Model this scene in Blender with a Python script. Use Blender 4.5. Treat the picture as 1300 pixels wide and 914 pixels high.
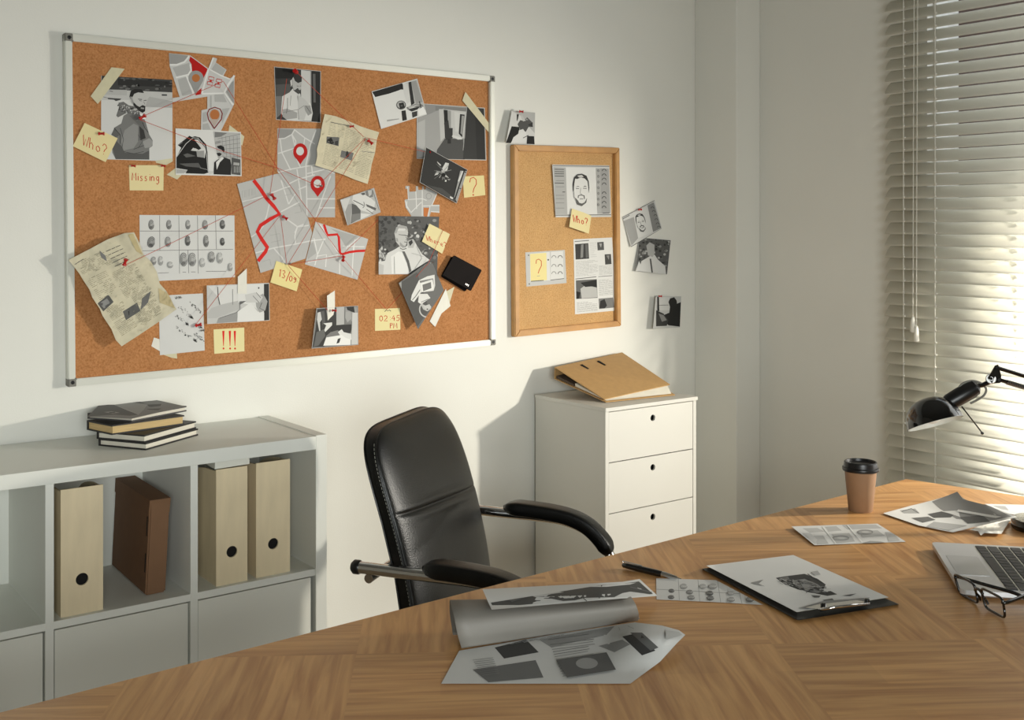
import bpy, bmesh, math, random
from mathutils import Vector, Matrix
from mathutils.geometry import tessellate_polygon
# ------------------------------------------------------------ camera, world, lights
S = bpy.context.scene
for _o in list(bpy.data.objects): bpy.data.objects.remove(_o)
EYE = 1.30; F = 1408.0; HOR = 289.0
ST, CT = 0.5976, 0.8018
W = 2.63; XW = 2.845; DZ = 0.74
cam = bpy.data.objects.new('camera', bpy.data.cameras.new('camera')); S.collection.objects.link(cam)
cam.location = (0, 0, EYE); cam.rotation_euler = (math.pi/2, 0, -math.atan2(ST, CT))
cam.data.sensor_width = 36; cam.data.lens = F/1300*36; cam.data.shift_y = -(457-HOR)/1300
cam.data.clip_start = 0.02
S.camera = cam
S.view_settings.view_transform = 'Standard'; S.view_settings.look = 'None'
S.view_settings.gamma = 1; S.view_settings.use_curve_mapping = False
S.view_settings.exposure = 0.0
wd = bpy.data.worlds.new('world'); S.world = wd; wd.use_nodes = True
wd.node_tree.nodes['Background'].inputs[0].default_value = (0.86, 0.93, 1.0, 1)
wd.node_tree.nodes['Background'].inputs[1].default_value = 1.3
def area(name, loc, target, sx, sy, power, col, spread=180):
    l = bpy.data.lights.new(name, 'AREA'); l.shape = 'RECTANGLE'; l.size = sx; l.size_y = sy
    l.energy = power; l.color = col; l.spread = math.radians(spread)
    o = bpy.data.objects.new(name, l); S.collection.objects.link(o); o.location = loc
    o.rotation_euler = (Vector(target)-Vector(loc)).to_track_quat('-Z', 'Y').to_euler(); return o
WARM = (1.0, 0.94, 0.82)
sp = bpy.data.lights.new('low_sunlight', 'SPOT'); sp.energy = 182; sp.color = WARM; sp.shadow_soft_size = 0.045
sp.spot_size = math.radians(86); sp.spot_blend = 1.0
so = bpy.data.objects.new('low_sunlight', sp); S.collection.objects.link(so); so.location = (3.05, 0.60, 1.27)
so.rotation_euler = (Vector((1.45, 2.63, 0.28))-so.location).to_track_quat('-Z', 'Y').to_euler()
area('daylight_side_window', (2.83, 0.75, 1.35), (0.4, 1.6, 1.0), 1.1, 1.3, 7.5, (1, 0.97, 0.88))
area('added_rear_fill', (-0.2, -1.5, 1.15), (1.3, 2.3, 0.30), 1.6, 1.2, 33, (0.95, 1.0, 0.985), 100)  # added fill lamp before the unseen rear wall, which has no window
area('added_blind_backlight', (4.8, 1.70, 0.75), (2.8, 1.65, 1.15), 2.0, 0.6, 7, (1, 0.98, 0.92))  # lamp added low outside to brighten the lower slats from behind

# ------------------------------------------------------------ projection helpers (photo pixels are used only to measure places)
def ray(px, py):
    u = (px-650)/F; return (ST+u*CT, CT-u*ST, (HOR-py)/F)
def PW(px, py, off=0.0):                       # point on a plane parallel to the pin-board wall
    x, y, z = ray(px, py); t = (W-off)/y; return Vector((x*t, W-off, EYE+z*t))
def PZ(px, py, z0):                            # point on a horizontal plane
    x, y, z = ray(px, py); t = (z0-EYE)/z; return Vector((x*t, y*t, z0))
def PD(px, py, h=0.0): return PZ(px, py, DZ+h)
def PDist(px, py, d):
    x, y, z = ray(px, py); return Vector((x*d, y*d, EYE+z*d))
def lin(c):
    if not isinstance(c, (tuple, list)): c = (c, c, c*0.985)
    r = []
    for v in c:
        v = max(0, min(255, v))/255; r.append(v/12.92 if v <= 0.04045 else ((v+0.055)/1.055)**2.4)
    return (r[0], r[1], r[2], 1)
WL = {}
def props(o, label=None, cat=None, group=None, kind=None):
    if label: o['label'] = label
    if cat: o['category'] = cat
    if group: o['group'] = group
    if kind: o['kind'] = kind
    return o
def link(name, me, mats, parent=None, origin=None, **kw):
    vs = [v.co.copy() for v in me.vertices]
    if origin is None:
        mn = [min(v[i] for v in vs) for i in range(3)]; mx = [max(v[i] for v in vs) for i in range(3)]
        origin = Vector(((mn[0]+mx[0])/2, (mn[1]+mx[1])/2, mn[2]))
    origin = Vector(origin)
    for v in me.vertices: v.co -= origin
    o = bpy.data.objects.new(name, me); S.collection.objects.link(o)
    for m in (mats if isinstance(mats, (list, tuple)) else [mats]): me.materials.append(m)
    WL[o.name] = origin
    if parent is not None: o.parent = parent; o.location = origin-WL[parent.name]
    else: o.location = origin
    return props(o, **kw)
def obj(name, bm, mat, parent=None, smooth=False, angle=None, **kw):
    bmesh.ops.recalc_face_normals(bm, faces=bm.faces[:])
    me = bpy.data.meshes.new(name); bm.to_mesh(me); bm.free()
    if smooth:
        for p in me.polygons: p.use_smooth = True
        if angle: me.set_sharp_from_angle(angle=math.radians(angle))
    return link(name, me, mat, parent, **kw)
def empty(name, loc, **kw):
    o = bpy.data.objects.new(name, None); S.collection.objects.link(o); o.location = loc; o.empty_display_size = 0.05
    WL[o.name] = Vector(loc); return props(o, **kw)
def BM(): return bmesh.new()
def box(bm, x0, x1, y0, y1, z0, z1, M=None, bev=0.0, mi=0):
    vs = [bm.verts.new(Vector(p)) for p in [(x0,y0,z0),(x1,y0,z0),(x1,y1,z0),(x0,y1,z0),(x0,y0,z1),(x1,y0,z1),(x1,y1,z1),(x0,y1,z1)]]
    fs = [bm.faces.new([vs[i] for i in f]) for f in [(0,3,2,1),(4,5,6,7),(0,1,5,4),(1,2,6,5),(2,3,7,6),(3,0,4,7)]]
    for f in fs: f.material_index = mi
    if bev > 0:
        es = list({e for f in fs for e in f.edges})
        r = bmesh.ops.bevel(bm, geom=es, offset=bev, segments=2, affect='EDGES', profile=0.5)
        vs = list({v for f in r['faces'] for v in f.verts} | {v for v in vs if v.is_valid})
    if M is not None:
        for v in vs: v.co = M @ v.co
    return vs
def hexa(bm, p, mi=0):                          # 8 points: bottom loop then top loop
    vs = [bm.verts.new(q) for q in p]
    for f in [(0,3,2,1),(4,5,6,7),(0,1,5,4),(1,2,6,5),(2,3,7,6),(3,0,4,7)]:
        bm.faces.new([vs[i] for i in f]).material_index = mi
def frame_of(d):
    d = Vector(d).normalized(); a = Vector((0,0,1)) if abs(d.z) < 0.9 else Vector((1,0,0))
    u = d.cross(a).normalized(); return u, d.cross(u).normalized()
def tube(bm, pts, r, n=10, cap=True, rs=None):
    pts = [Vector(p) for p in pts]; rings = []
    u = None
    for i, p in enumerate(pts):
        d = (pts[min(i+1, len(pts)-1)]-pts[max(i-1, 0)]).normalized()
        if u is None: u, v = frame_of(d)
        else:
            u = (u-d*u.dot(d)).normalized(); v = d.cross(u).normalized()
        rr = rs[i] if rs else r
        rings.append([bm.verts.new(p+(u*math.cos(a)+v*math.sin(a))*rr) for a in [2*math.pi*k/n for k in range(n)]])
    for a, b in zip(rings, rings[1:]):
        for k in range(n): bm.faces.new([a[k], a[(k+1)%n], b[(k+1)%n], b[k]])
    if cap: bm.faces.new(rings[0][::-1]); bm.faces.new(rings[-1])
def lathe(bm, prof, o, d, n=24, capa=True, capb=True, mi=0):      # prof: (radius, along)
    o = Vector(o); d = Vector(d).normalized(); u, v = frame_of(d); rings = []
    for r, h in prof:
        rings.append([bm.verts.new(o+d*h+(u*math.cos(a)+v*math.sin(a))*max(r, 1e-5)) for a in [2*math.pi*k/n for k in range(n)]])
    for a, b in zip(rings, rings[1:]):
        for k in range(n): bm.faces.new([a[k], a[(k+1)%n], b[(k+1)%n], b[k]]).material_index = mi
    if capa: bm.faces.new(rings[0][::-1]).material_index = mi
    if capb: bm.faces.new(rings[-1]).material_index = mi
def smoothpts(pts, n=6):                        # Catmull-Rom through points
    P = [Vector(p) for p in pts]; P = [P[0]*2-P[1]]+P+[P[-1]*2-P[-2]]; out = []
    for i in range(1, len(P)-2):
        for k in range(n):
            t = k/n; a, b, c, d = P[i-1:i+3]
            out.append(0.5*((2*b)+(c-a)*t+(2*a-5*b+4*c-d)*t*t+(3*b-a-3*c+d)*t**3))
    out.append(P[-2]); return out


def holed(bm, x0, x1, z0, z1, hx, hz, r, y0, y1, R=None, n=24):
    R = R or Matrix.Identity(4); outer = []
    for k in range(n):
        a = 2*math.pi*(k+.5)/n; dx, dz = math.cos(a), math.sin(a)
        s = min((x1-hx if dx > 0 else hx-x0)/max(abs(dx), 1e-6), (z1-hz if dz > 0 else hz-z0)/max(abs(dz), 1e-6)); outer.append((hx+dx*s, hz+dz*s))
    V = lambda x, y, z: bm.verts.new(R @ Vector((x, y, z)))
    A = [[V(hx+r*math.cos(2*math.pi*(k+.5)/n), y, hz+r*math.sin(2*math.pi*(k+.5)/n)) for k in range(n)] for y in (y0, y1)]
    O = [[V(outer[k][0], y, outer[k][1]) for k in range(n)] for y in (y0, y1)]
    for k in range(n):
        j = (k+1) % n
        for q in (0, 1): bm.faces.new([A[q][k], A[q][j], O[q][j], O[q][k]])
        bm.faces.new([A[0][k], A[0][j], A[1][j], A[1][k]])
        if abs(outer[k][0]-outer[j][0]) > 1e-5 and abs(outer[k][1]-outer[j][1]) > 1e-5:
            ex = [outer[k][0], outer[j][0]]; ez = [outer[k][1], outer[j][1]]
            cx_ = x0 if min(abs(v-x0) for v in ex) < 1e-5 else x1; cz_ = z0 if min(abs(v-z0) for v in ez) < 1e-5 else z1
            C = [V(cx_, y, cz_) for y in (y0, y1)]
            for q in (0, 1): bm.faces.new([O[q][k], O[q][j], C[q]])
            bm.faces.new([O[0][k], C[0], C[1], O[1][k]]); bm.faces.new([C[0], O[0][j], O[1][j], C[1]])
        else: bm.faces.new([O[0][k], O[0][j], O[1][j], O[1][k]])

# ------------------------------------------------------------ materials
def mat(name, col, rough=0.6, metal=0.0, noise=0.0, nscale=30, bump=0.0, bscale=200, spec=0.5, attr=False, trans=0.0, stretch=None, coat=0.0):
    m = bpy.data.materials.new(name); m.use_nodes = True; nt = m.node_tree; b = nt.nodes['Principled BSDF']
    b.inputs['Roughness'].default_value = rough; b.inputs['Metallic'].default_value = metal
    b.inputs['Specular IOR Level'].default_value = spec; b.inputs['Coat Weight'].default_value = coat
    tc = nt.nodes.new('ShaderNodeTexCoord'); src = tc.outputs['Object']
    if stretch:
        mp = nt.nodes.new('ShaderNodeMapping'); mp.inputs['Scale'].default_value = stretch
        nt.links.new(src, mp.inputs[0]); src = mp.outputs[0]
    n = nt.nodes.new('ShaderNodeTexNoise'); n.inputs['Scale'].default_value = nscale; n.inputs['Detail'].default_value = 5
    nt.links.new(src, n.inputs['Vector'])
    mx = nt.nodes.new('ShaderNodeMix'); mx.data_type = 'RGBA'; mx.blend_type = 'MULTIPLY'; mx.inputs[0].default_value = 1
    rp = nt.nodes.new('ShaderNodeMapRange'); rp.inputs['From Min'].default_value = 0.3; rp.inputs['From Max'].default_value = 0.7
    rp.inputs['To Min'].default_value = 1-noise; rp.inputs['To Max'].default_value = 1.0
    nt.links.new(n.outputs['Fac'], rp.inputs['Value']); nt.links.new(rp.outputs[0], mx.inputs[7])
    if attr:
        at = nt.nodes.new('ShaderNodeAttribute'); at.attribute_name = 'ink'; nt.links.new(at.outputs['Color'], mx.inputs[6])
    else: mx.inputs[6].default_value = lin(col)
    nt.links.new(mx.outputs[2], b.inputs['Base Color'])
    if bump > 0:
        n2 = nt.nodes.new('ShaderNodeTexNoise'); n2.inputs['Scale'].default_value = bscale; n2.inputs['Detail'].default_value = 3
        nt.links.new(src, n2.inputs['Vector'])
        bp = nt.nodes.new('ShaderNodeBump'); bp.inputs['Strength'].default_value = bump; bp.inputs['Distance'].default_value = 0.002
        nt.links.new(n2.outputs['Fac'], bp.inputs['Height']); nt.links.new(bp.outputs[0], b.inputs['Normal'])
    if trans > 0:
        tr = nt.nodes.new('ShaderNodeBsdfTranslucent'); tr.inputs[0].default_value = lin(col)
        ms = nt.nodes.new('ShaderNodeMixShader'); ms.inputs[0].default_value = trans
        nt.links.new(b.outputs[0], ms.inputs[1]); nt.links.new(tr.outputs[0], ms.inputs[2])
        nt.links.new(ms.outputs[0], nt.nodes['Material Output'].inputs[0])
    return m
M = {}
M['wall'] = mat('wall_paint', (226, 225, 217), 0.75, noise=0.03, nscale=3, bump=0.12, bscale=260)
M['ceil'] = mat('ceiling_paint', (150, 150, 146), 0.85)
M['floor'] = mat('floor_laminate', (150, 128, 100), 0.5, noise=0.25, nscale=4, stretch=(2, 14, 1))
M['white'] = mat('white_lacquer', (224, 224, 214), 0.42, noise=0.02, nscale=5)
M['shelfwhite'] = mat('white_foil_board', (226, 227, 219), 0.45, noise=0.03, nscale=6)
M['cabinet'] = mat('cabinet_lacquer', (204, 202, 194), 0.45, noise=0.02, nscale=5)
M['dark'] = mat('painted_recess_shade', (14, 10, 9), 0.9)  # near-black colour standing in for the shade inside holes and slots
M['metal'] = mat('brushed_steel', (190, 190, 188), 0.28, metal=1.0)
M['chrome'] = mat('chrome', (215, 215, 215), 0.12, metal=1.0)
M['alu'] = mat('aluminium_frame', (214, 214, 204), 0.42, metal=0.25)
M['greyplastic'] = mat('grey_plastic', (120, 118, 110), 0.5)
M['blackplastic'] = mat('black_plastic', (16, 16, 17), 0.35)
M['blackgloss'] = mat('black_enamel', (10, 10, 10), 0.13, coat=0.6)
M['leather'] = mat('black_leather', (9, 10, 9), 0.33, noise=0.2, nscale=12, bump=0.3, bscale=420, spec=0.38)
M['leatherbuckle'] = mat('wallet_leather', (18, 12, 11), 0.7, noise=0.3, nscale=40, bump=0.3, bscale=500, spec=0.15)
M['thread'] = mat('stitch_thread', (150, 150, 140), 0.7)
M['print'] = mat('printed_paper', (220, 220, 215), 0.6, noise=0.03, nscale=25, attr=True, spec=0.15)
M['photo'] = mat('photo_paper', (220, 220, 215), 0.5, noise=0.02, nscale=25, attr=True, spec=0.12)
M['news'] = mat('newsprint', (220, 220, 205), 0.8, noise=0.14, nscale=30, attr=True, spec=0.1)
M['tape'] = mat('masking_tape', (205, 198, 165), 0.55, noise=0.1, nscale=60)
M['tapew'] = mat('white_tape', (222, 220, 208), 0.55, noise=0.06, nscale=60)
M['redpin'] = mat('red_pin_plastic', (186, 14, 14), 0.3)
M['redline'] = mat('red_thread', (190, 66, 44), 0.8)
M['fileply'] = mat('birch_plywood', (228, 211, 176), 0.55, noise=0.12, nscale=7, stretch=(6, 6, 1.2))
M['kraft'] = mat('kraft_card', (126, 92, 64), 0.75, noise=0.08, nscale=40)
M['kraftbinder'] = mat('kraft_binder_board', (188, 150, 98), 0.7, noise=0.1, nscale=60)
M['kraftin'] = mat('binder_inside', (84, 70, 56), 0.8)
M['cup'] = mat('kraft_cup', (146, 112, 82), 0.65, noise=0.06, nscale=50)
M['frame'] = mat('pine_frame', (196, 146, 86), 0.5, noise=0.2, nscale=10, stretch=(3, 3, 3))
M['silver'] = mat('laptop_aluminium', (206, 206, 208), 0.4, metal=0.5, noise=0.02)
M['key'] = mat('laptop_key', (34, 34, 36), 0.5)
M['pad'] = mat('trackpad_glass', (186, 186, 188), 0.32, metal=0.4)
M['bookblk'] = mat('black_book_cloth', (30, 29, 30), 0.5, noise=0.2, nscale=50)
M['bookgrey'] = mat('grey_book_cloth', (74, 72, 72), 0.55, noise=0.1, nscale=50)
M['pages'] = mat('book_pages', (222, 216, 200), 0.8, noise=0.15, nscale=30, stretch=(1, 1, 40))
M['pagesold'] = mat('aged_book_pages', (206, 178, 126), 0.8, noise=0.25, nscale=30, stretch=(1, 1, 40))
M['blind'] = mat('blind_slat', (226, 224, 212), 0.45, trans=0.22)
M['cord'] = mat('blind_cord', (232, 230, 220), 0.7)
M['pvc'] = mat('window_frame_pvc', (235, 235, 228), 0.4)
M['brick'] = mat('outside_wall_paint', (70, 52, 42), 0.9, noise=0.2, nscale=3)
M['pvcgrey'] = mat('speckle', (60, 60, 60), 0.9)

def cork(name, base, dark, lite):
    m = bpy.data.materials.new(name); m.use_nodes = True; nt = m.node_tree; b = nt.nodes['Principled BSDF']
    b.inputs['Roughness'].default_value = 0.9; b.inputs['Specular IOR Level'].default_value = 0.2
    tc = nt.nodes.new('ShaderNodeTexCoord')
    v = nt.nodes.new('ShaderNodeTexVoronoi'); v.inputs['Scale'].default_value = 420
    n = nt.nodes.new('ShaderNodeTexNoise'); n.inputs['Scale'].default_value = 260; n.inputs['Detail'].default_value = 6
    nl = nt.nodes.new('ShaderNodeTexNoise'); nl.inputs['Scale'].default_value = 14; nl.inputs['Detail'].default_value = 4
    for q in (v, n, nl): nt.links.new(tc.outputs['Object'], q.inputs['Vector'])
    r = nt.nodes.new('ShaderNodeValToRGB'); e = r.color_ramp.elements
    e[0].position = 0.30; e[0].color = lin(dark); e[1].position = 0.72; e[1].color = lin(lite)
    k = r.color_ramp.elements.new(0.47); k.color = lin(base)
    nt.links.new(n.outputs['Fac'], r.inputs[0])
    mx = nt.nodes.new('ShaderNodeMix'); mx.data_type = 'RGBA'; mx.blend_type = 'MULTIPLY'; mx.inputs[0].default_value = 0.16
    nt.links.new(r.outputs[0], mx.inputs[6]); nt.links.new(v.outputs['Color'], mx.inputs[7])
    hs = nt.nodes.new('ShaderNodeHueSaturation'); hs.inputs['Saturation'].default_value = 0.0
    nt.links.new(v.outputs['Color'], hs.inputs['Color']); nt.links.new(hs.outputs[0], mx.inputs[7])
    m2 = nt.nodes.new('ShaderNodeMix'); m2.data_type = 'RGBA'; m2.blend_type = 'MULTIPLY'; m2.inputs[0].default_value = 0.25
    nt.links.new(mx.outputs[2], m2.inputs[6]); nt.links.new(nl.outputs['Fac'], m2.inputs[7])
    nt.links.new(m2.outputs[2], b.inputs['Base Color'])
    bp = nt.nodes.new('ShaderNodeBump'); bp.inputs['Strength'].default_value = 0.3; bp.inputs['Distance'].default_value = 0.001
    nt.links.new(n.outputs['Fac'], bp.inputs['Height']); nt.links.new(bp.outputs[0], b.inputs['Normal'])
    return m
M['cork'] = cork('cork_sheet', (188, 130, 82), (166, 110, 66), (202, 144, 94))
M['cork2'] = cork('light_cork_sheet', (208, 164, 110), (186, 140, 88), (218, 178, 124))

def deskwood():
    m = bpy.data.materials.new('desk_oak'); m.use_nodes = True; nt = m.node_tree; b = nt.nodes['Principled BSDF']
    b.inputs['Roughness'].default_value = 0.36; L = nt.links.new
    g = nt.nodes.new('ShaderNodeNewGeometry')
    rot = nt.nodes.new('ShaderNodeMapping'); rot.inputs['Rotation'].default_value = (0, 0, math.radians(33))
    L(g.outputs['Position'], rot.inputs[0])
    ck = nt.nodes.new('ShaderNodeTexChecker'); ck.inputs['Scale'].default_value = 3.6; ck.inputs[1].default_value = (0,0,0,1); ck.inputs[2].default_value = (1,1,1,1)
    off = nt.nodes.new('ShaderNodeMapping'); off.inputs['Location'].default_value = (0.11, 0.20, 0.35)
    L(rot.outputs[0], off.inputs[0]); L(off.outputs[0], ck.inputs[0])
    cols = []
    for k, sc in enumerate([(2.2, 34, 1), (34, 2.2, 1)]):
        mp = nt.nodes.new('ShaderNodeMapping'); mp.inputs['Scale'].default_value = sc; L(rot.outputs[0], mp.inputs[0])
        n = nt.nodes.new('ShaderNodeTexNoise'); n.inputs['Scale'].default_value = 2.2; n.inputs['Detail'].default_value = 7; n.inputs['Distortion'].default_value = 0.7
        L(mp.outputs[0], n.inputs['Vector'])
        br = nt.nodes.new('ShaderNodeTexBrick'); br.inputs['Scale'].default_value = 1; br.inputs['Mortar Size'].default_value = 0.0
        br.inputs['Brick Width'].default_value = 0.55; br.inputs['Row Height'].default_value = 0.07
        br.inputs[1].default_value = (0.86, 0.86, 0.86, 1); br.inputs[2].default_value = (1, 1, 1, 1); br.inputs[3].default_value = (.8, .8, .8, 1)
        r2 = nt.nodes.new('ShaderNodeMapping'); r2.inputs['Rotation'].default_value = (0, 0, k*math.pi/2); L(rot.outputs[0], r2.inputs[0]); L(r2.outputs[0], br.inputs[0])
        rp = nt.nodes.new('ShaderNodeValToRGB'); e = rp.color_ramp.elements
        e[0].position = 0.28; e[0].color = lin((170, 118, 68)); e[1].position = 0.66; e[1].color = lin((212, 162, 104))
        L(n.outputs['Fac'], rp.inputs[0])
        mm = nt.nodes.new('ShaderNodeMix'); mm.data_type = 'RGBA'; mm.blend_type = 'MULTIPLY'; mm.inputs[0].default_value = 0.8
        L(rp.outputs[0], mm.inputs[6]); L(br.outputs[0], mm.inputs[7]); cols.append(mm)
    mx = nt.nodes.new('ShaderNodeMix'); mx.data_type = 'RGBA'
    L(ck.outputs['Fac'], mx.inputs[0]); L(cols[0].outputs[2], mx.inputs[6]); L(cols[1].outputs[2], mx.inputs[7])
    L(mx.outputs[2], b.inputs['Base Color']); return m
M['desk'] = deskwood()
def glass(name, fac=0.12, tint=(1,1,1,1)):
    m = bpy.data.materials.new(name); m.use_nodes = True; nt = m.node_tree; nt.nodes.remove(nt.nodes['Principled BSDF'])
    t = nt.nodes.new('ShaderNodeBsdfTransparent'); t.inputs[0].default_value = tint
    g = nt.nodes.new('ShaderNodeBsdfGlossy'); g.inputs['Roughness'].default_value = 0.02
    
    x = nt.nodes.new('ShaderNodeMixShader'); x.inputs[0].default_value = fac*0.4; nt.links.new(t.outputs[0], x.inputs[1]); nt.links.new(g.outputs[0], x.inputs[2])
    nt.links.new(x.outputs[0], nt.nodes['Material Output'].inputs[0]); return m
M['glass'] = glass('window_glass'); M['lens'] = glass('spectacle_glass', 0.15, (0.93, 0.94, 0.93, 1))

# ------------------------------------------------------------ the room
def struct(name, bm, m): return obj(name, bm, m, kind='structure')
X0, Y0, ZC = -1.7, -1.7, 2.75
b = BM(); box(b, X0, XW+0.2, Y0, W+0.1, -0.1, 0); struct('floor', b, M['floor'])
b = BM(); box(b, X0, XW+0.2, Y0, W+0.1, ZC, ZC+0.1); struct('ceiling', b, M['ceil'])
b = BM(); box(b, X0, XW+0.2, W, W+0.1, 0, ZC); struct('wall_left', b, M['wall'])
b = BM(); box(b, X0-0.1, X0, Y0, W+0.1, 0, ZC); struct('wall_near', b, M['wall'])
b = BM(); box(b, X0, XW+0.2, Y0-0.1, Y0, 0, ZC); struct('wall_rear', b, M['wall'])
# window wall with two openings
b = BM()
WZ0, WZ1 = 0.44, 2.45; W1a, W1b = 1.40, 1.832; W2a, W2b = 0.05, 1.398
TH = 0.16
box(b, XW, XW+TH, W1b, W, 0, ZC); box(b, XW, XW+TH, Y0, W2a, 0, ZC)
box(b, XW, XW+TH, W2a, W1b, 0, WZ0-0.02); box(b, XW, XW+TH, W2a, W1b, WZ1, ZC)
struct('wall_right', b, M['wall'])
b = BM(); box(b, 2.73, XW, 2.446, W, 0, ZC, bev=0.003); struct('trim_1', b, M['wall'])
b = BM(); box(b, X0, 2.73, W-0.014, W, 0, 0.07, bev=0.003); struct('baseboard_left', b, M['white'])
b = BM(); box(b, XW-0.014, XW, Y0, 2.446, 0, 0.07, bev=0.003); struct('baseboard_right', b, M['white'])
def window(n, ya, yb, fw, rw):
    b = BM(); x0, x1 = XW+0.03, XW+0.09
    box(b, x0, x1, ya, ya+fw, WZ0, WZ1, bev=0.003); box(b, x0, x1, yb-rw, yb, WZ0, WZ1, bev=0.003)
    box(b, x0, x1, ya+fw, yb-rw, WZ0, WZ0+0.07, bev=0.003); box(b, x0, x1, ya+fw, yb-rw, WZ1-0.07, WZ1, bev=0.003)
    o = struct('window_%d' % n, b, M['pvc'])
    b = BM(); box(b, x0+0.028, x0+0.032, ya+fw, yb-rw, WZ0+0.07, WZ1-0.07); obj('pane', b, M['glass'], o)
    b = BM(); box(b, XW-0.03, XW+0.03, ya, yb, WZ0-0.02, WZ0, bev=0.004)
    obj('window_sill', b, M['pvc'], o)
window(1, W1a, W1b, 0.03, 0.010); window(2, W2a, W2b, 0.03, 0.03)
b = BM(); box(b, 5.4, 5.5, 0.6, 3.34, -1, 4.6); struct('wall_outside', b, M['brick'])
# venetian blind
bl = empty('venetian_blind', (2.80, 1.73, 0.44), label='white venetian blind lowered over the window at the right, slats nearly shut', cat='blind')
YA, YB = 1.503, 1.93; PIT = 0.03386
b = BM()
z = EYE+(HOR-10.5)/F*3.07+PIT*8
zs = []
while z > 0.475: zs.append(z); z -= PIT
for i, z in enumerate(zs):
    n = 6; rows = []
    for k in range(n+1):
        t = k/n-0.5; w_ = 0.0440
        c = 0.0032*(1-4*t*t)                      # crown of the slat
        ang = math.radians(49)
        x = 2.80+t*w_*math.cos(ang)-c*math.sin(ang); zz = z+t*w_*math.sin(ang)+c*math.cos(ang)
        rows.append([b.verts.new((x, YA, zz)), b.verts.new((x, YB, zz))])
    for p, q in zip(rows, rows[1:]): b.faces.new([p[0], p[1], q[1], q[0]])
ob = obj('slats', b, M['blind'], bl, smooth=True)
md = ob.modifiers.new('thickness', 'SOLIDIFY'); md.thickness = 0.0012
b = BM(); box(b, 2.775, 2.825, YA, YB, 2.50, 2.55, bev=0.004); obj('head_rail', b, M['pvc'], bl)
b = BM(); box(b, 2.782, 2.818, YA, YB, 0.445, 0.463, bev=0.004); obj('bottom_rail', b, M['pvc'], bl)
def yatx(px, x):       # y on the plane X = x seen at column px
    u = (px-650)/F; return x*(CT-u*ST)/(ST+u*CT)
for px, xx in ((1187, 2.784), (1147, 2.784)):
    y = yatx(px, xx); b = BM(); tube(b, [(xx, y, 0.46), (xx, y, 2.5)], 0.0012, 5)
    rnd = random.Random(px)
    for z in zs: lathe(b, [(0.0005, -0.003), (0.0032, -0.001), (0.0032, 0.001), (0.0005, 0.003)], (xx-0.002, y-rnd.uniform(0.002, 0.006), z-0.012), (0.3, rnd.uniform(-.6, .6), 1), 6)
    obj('ladder_cord', b, M['cord'], bl)
for px, z1 in ((1159, 1.045), (1163.5, 1.02)):
    xx = 2.765; y = yatx(px, xx); b = BM(); tube(b, [(xx, y, z1), (xx+0.002, y, 1.5), (xx+0.01, y, 2.5)], 0.0010, 5); obj('pull_cord', b, M['cord'], bl)
    b = BM(); lathe(b, [(0.003, 0), (0.0075, 0.003), (0.006, 0.035), (0.003, 0.045)], (xx, y, z1-0.04), (0,0,1), 12); obj('cord_tassel', b, M['cord'], bl, smooth=True)

# ------------------------------------------------------------ bookcase
bc = empty('bookcase', (0.6, 2.48, 0), label='long white cube bookcase standing against the wall under the large pin board', cat='bookcase')
SF, SB = 2.305, W-0.004; SR = 1.186; ZT = 0.824
b = BM(); box(b, -0.32, 1.158, SF, SB, 0.792, ZT-0.002, bev=0.001); obj('top_panel', b, M['shelfwhite'], bc)
b = BM(); box(b, 1.158, SR, SF, SB, 0.0, ZT, bev=0.001); obj('side_panel', b, M['shelfwhite'], bc)
b = BM(); box(b, -0.348, -0.32, SF, SB, 0.0, ZT, bev=0.001); obj('side_panel', b, M['shelfwhite'], bc)
divs = [0.872, 0.578, 0.284, -0.010]
for d in divs:
    b = BM(); box(b, d-0.008, d+0.008, SF+0.002, SB, 0.21, 0.792); obj('divider', b, M['shelfwhite'], bc)
b = BM(); box(b, -0.32, 1.158, SF+0.003, SB, 0.503, 0.518); obj('shelf_board', b, M['shelfwhite'], bc)
b = BM(); box(b, -0.32, 1.158, SF+0.003, SB, 0.18, 0.21); obj('shelf_board', b, M['shelfwhite'], bc)
b = BM(); box(b, -0.32, 1.158, SF+0.02, SB, 0.0, 0.18); obj('plinth', b, M['shelfwhite'], bc)
b = BM(); box(b, -0.32, 1.158, SB-0.008, SB, 0.21, 0.792); obj('back_panel', b, M['shelfwhite'], bc)
edges = [1.158]+divs+[-0.32]
for i in range(5):
    x1 = edges[i]-(0.008 if i else 0.0); x0 = edges[i+1]+(0.008 if i < 4 else 0)
    b = BM(); box(b, x0+0.003, x1-(0.009 if i == 0 else 0.003), SF+0.008, SF+0.022, 0.214, 0.4985, bev=0.001)
    box(b, x0+0.01, x1-0.012, SF+0.022, SB-0.02, 0.218, 0.45)
    obj('drawer', b, M['white'], bc)

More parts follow.
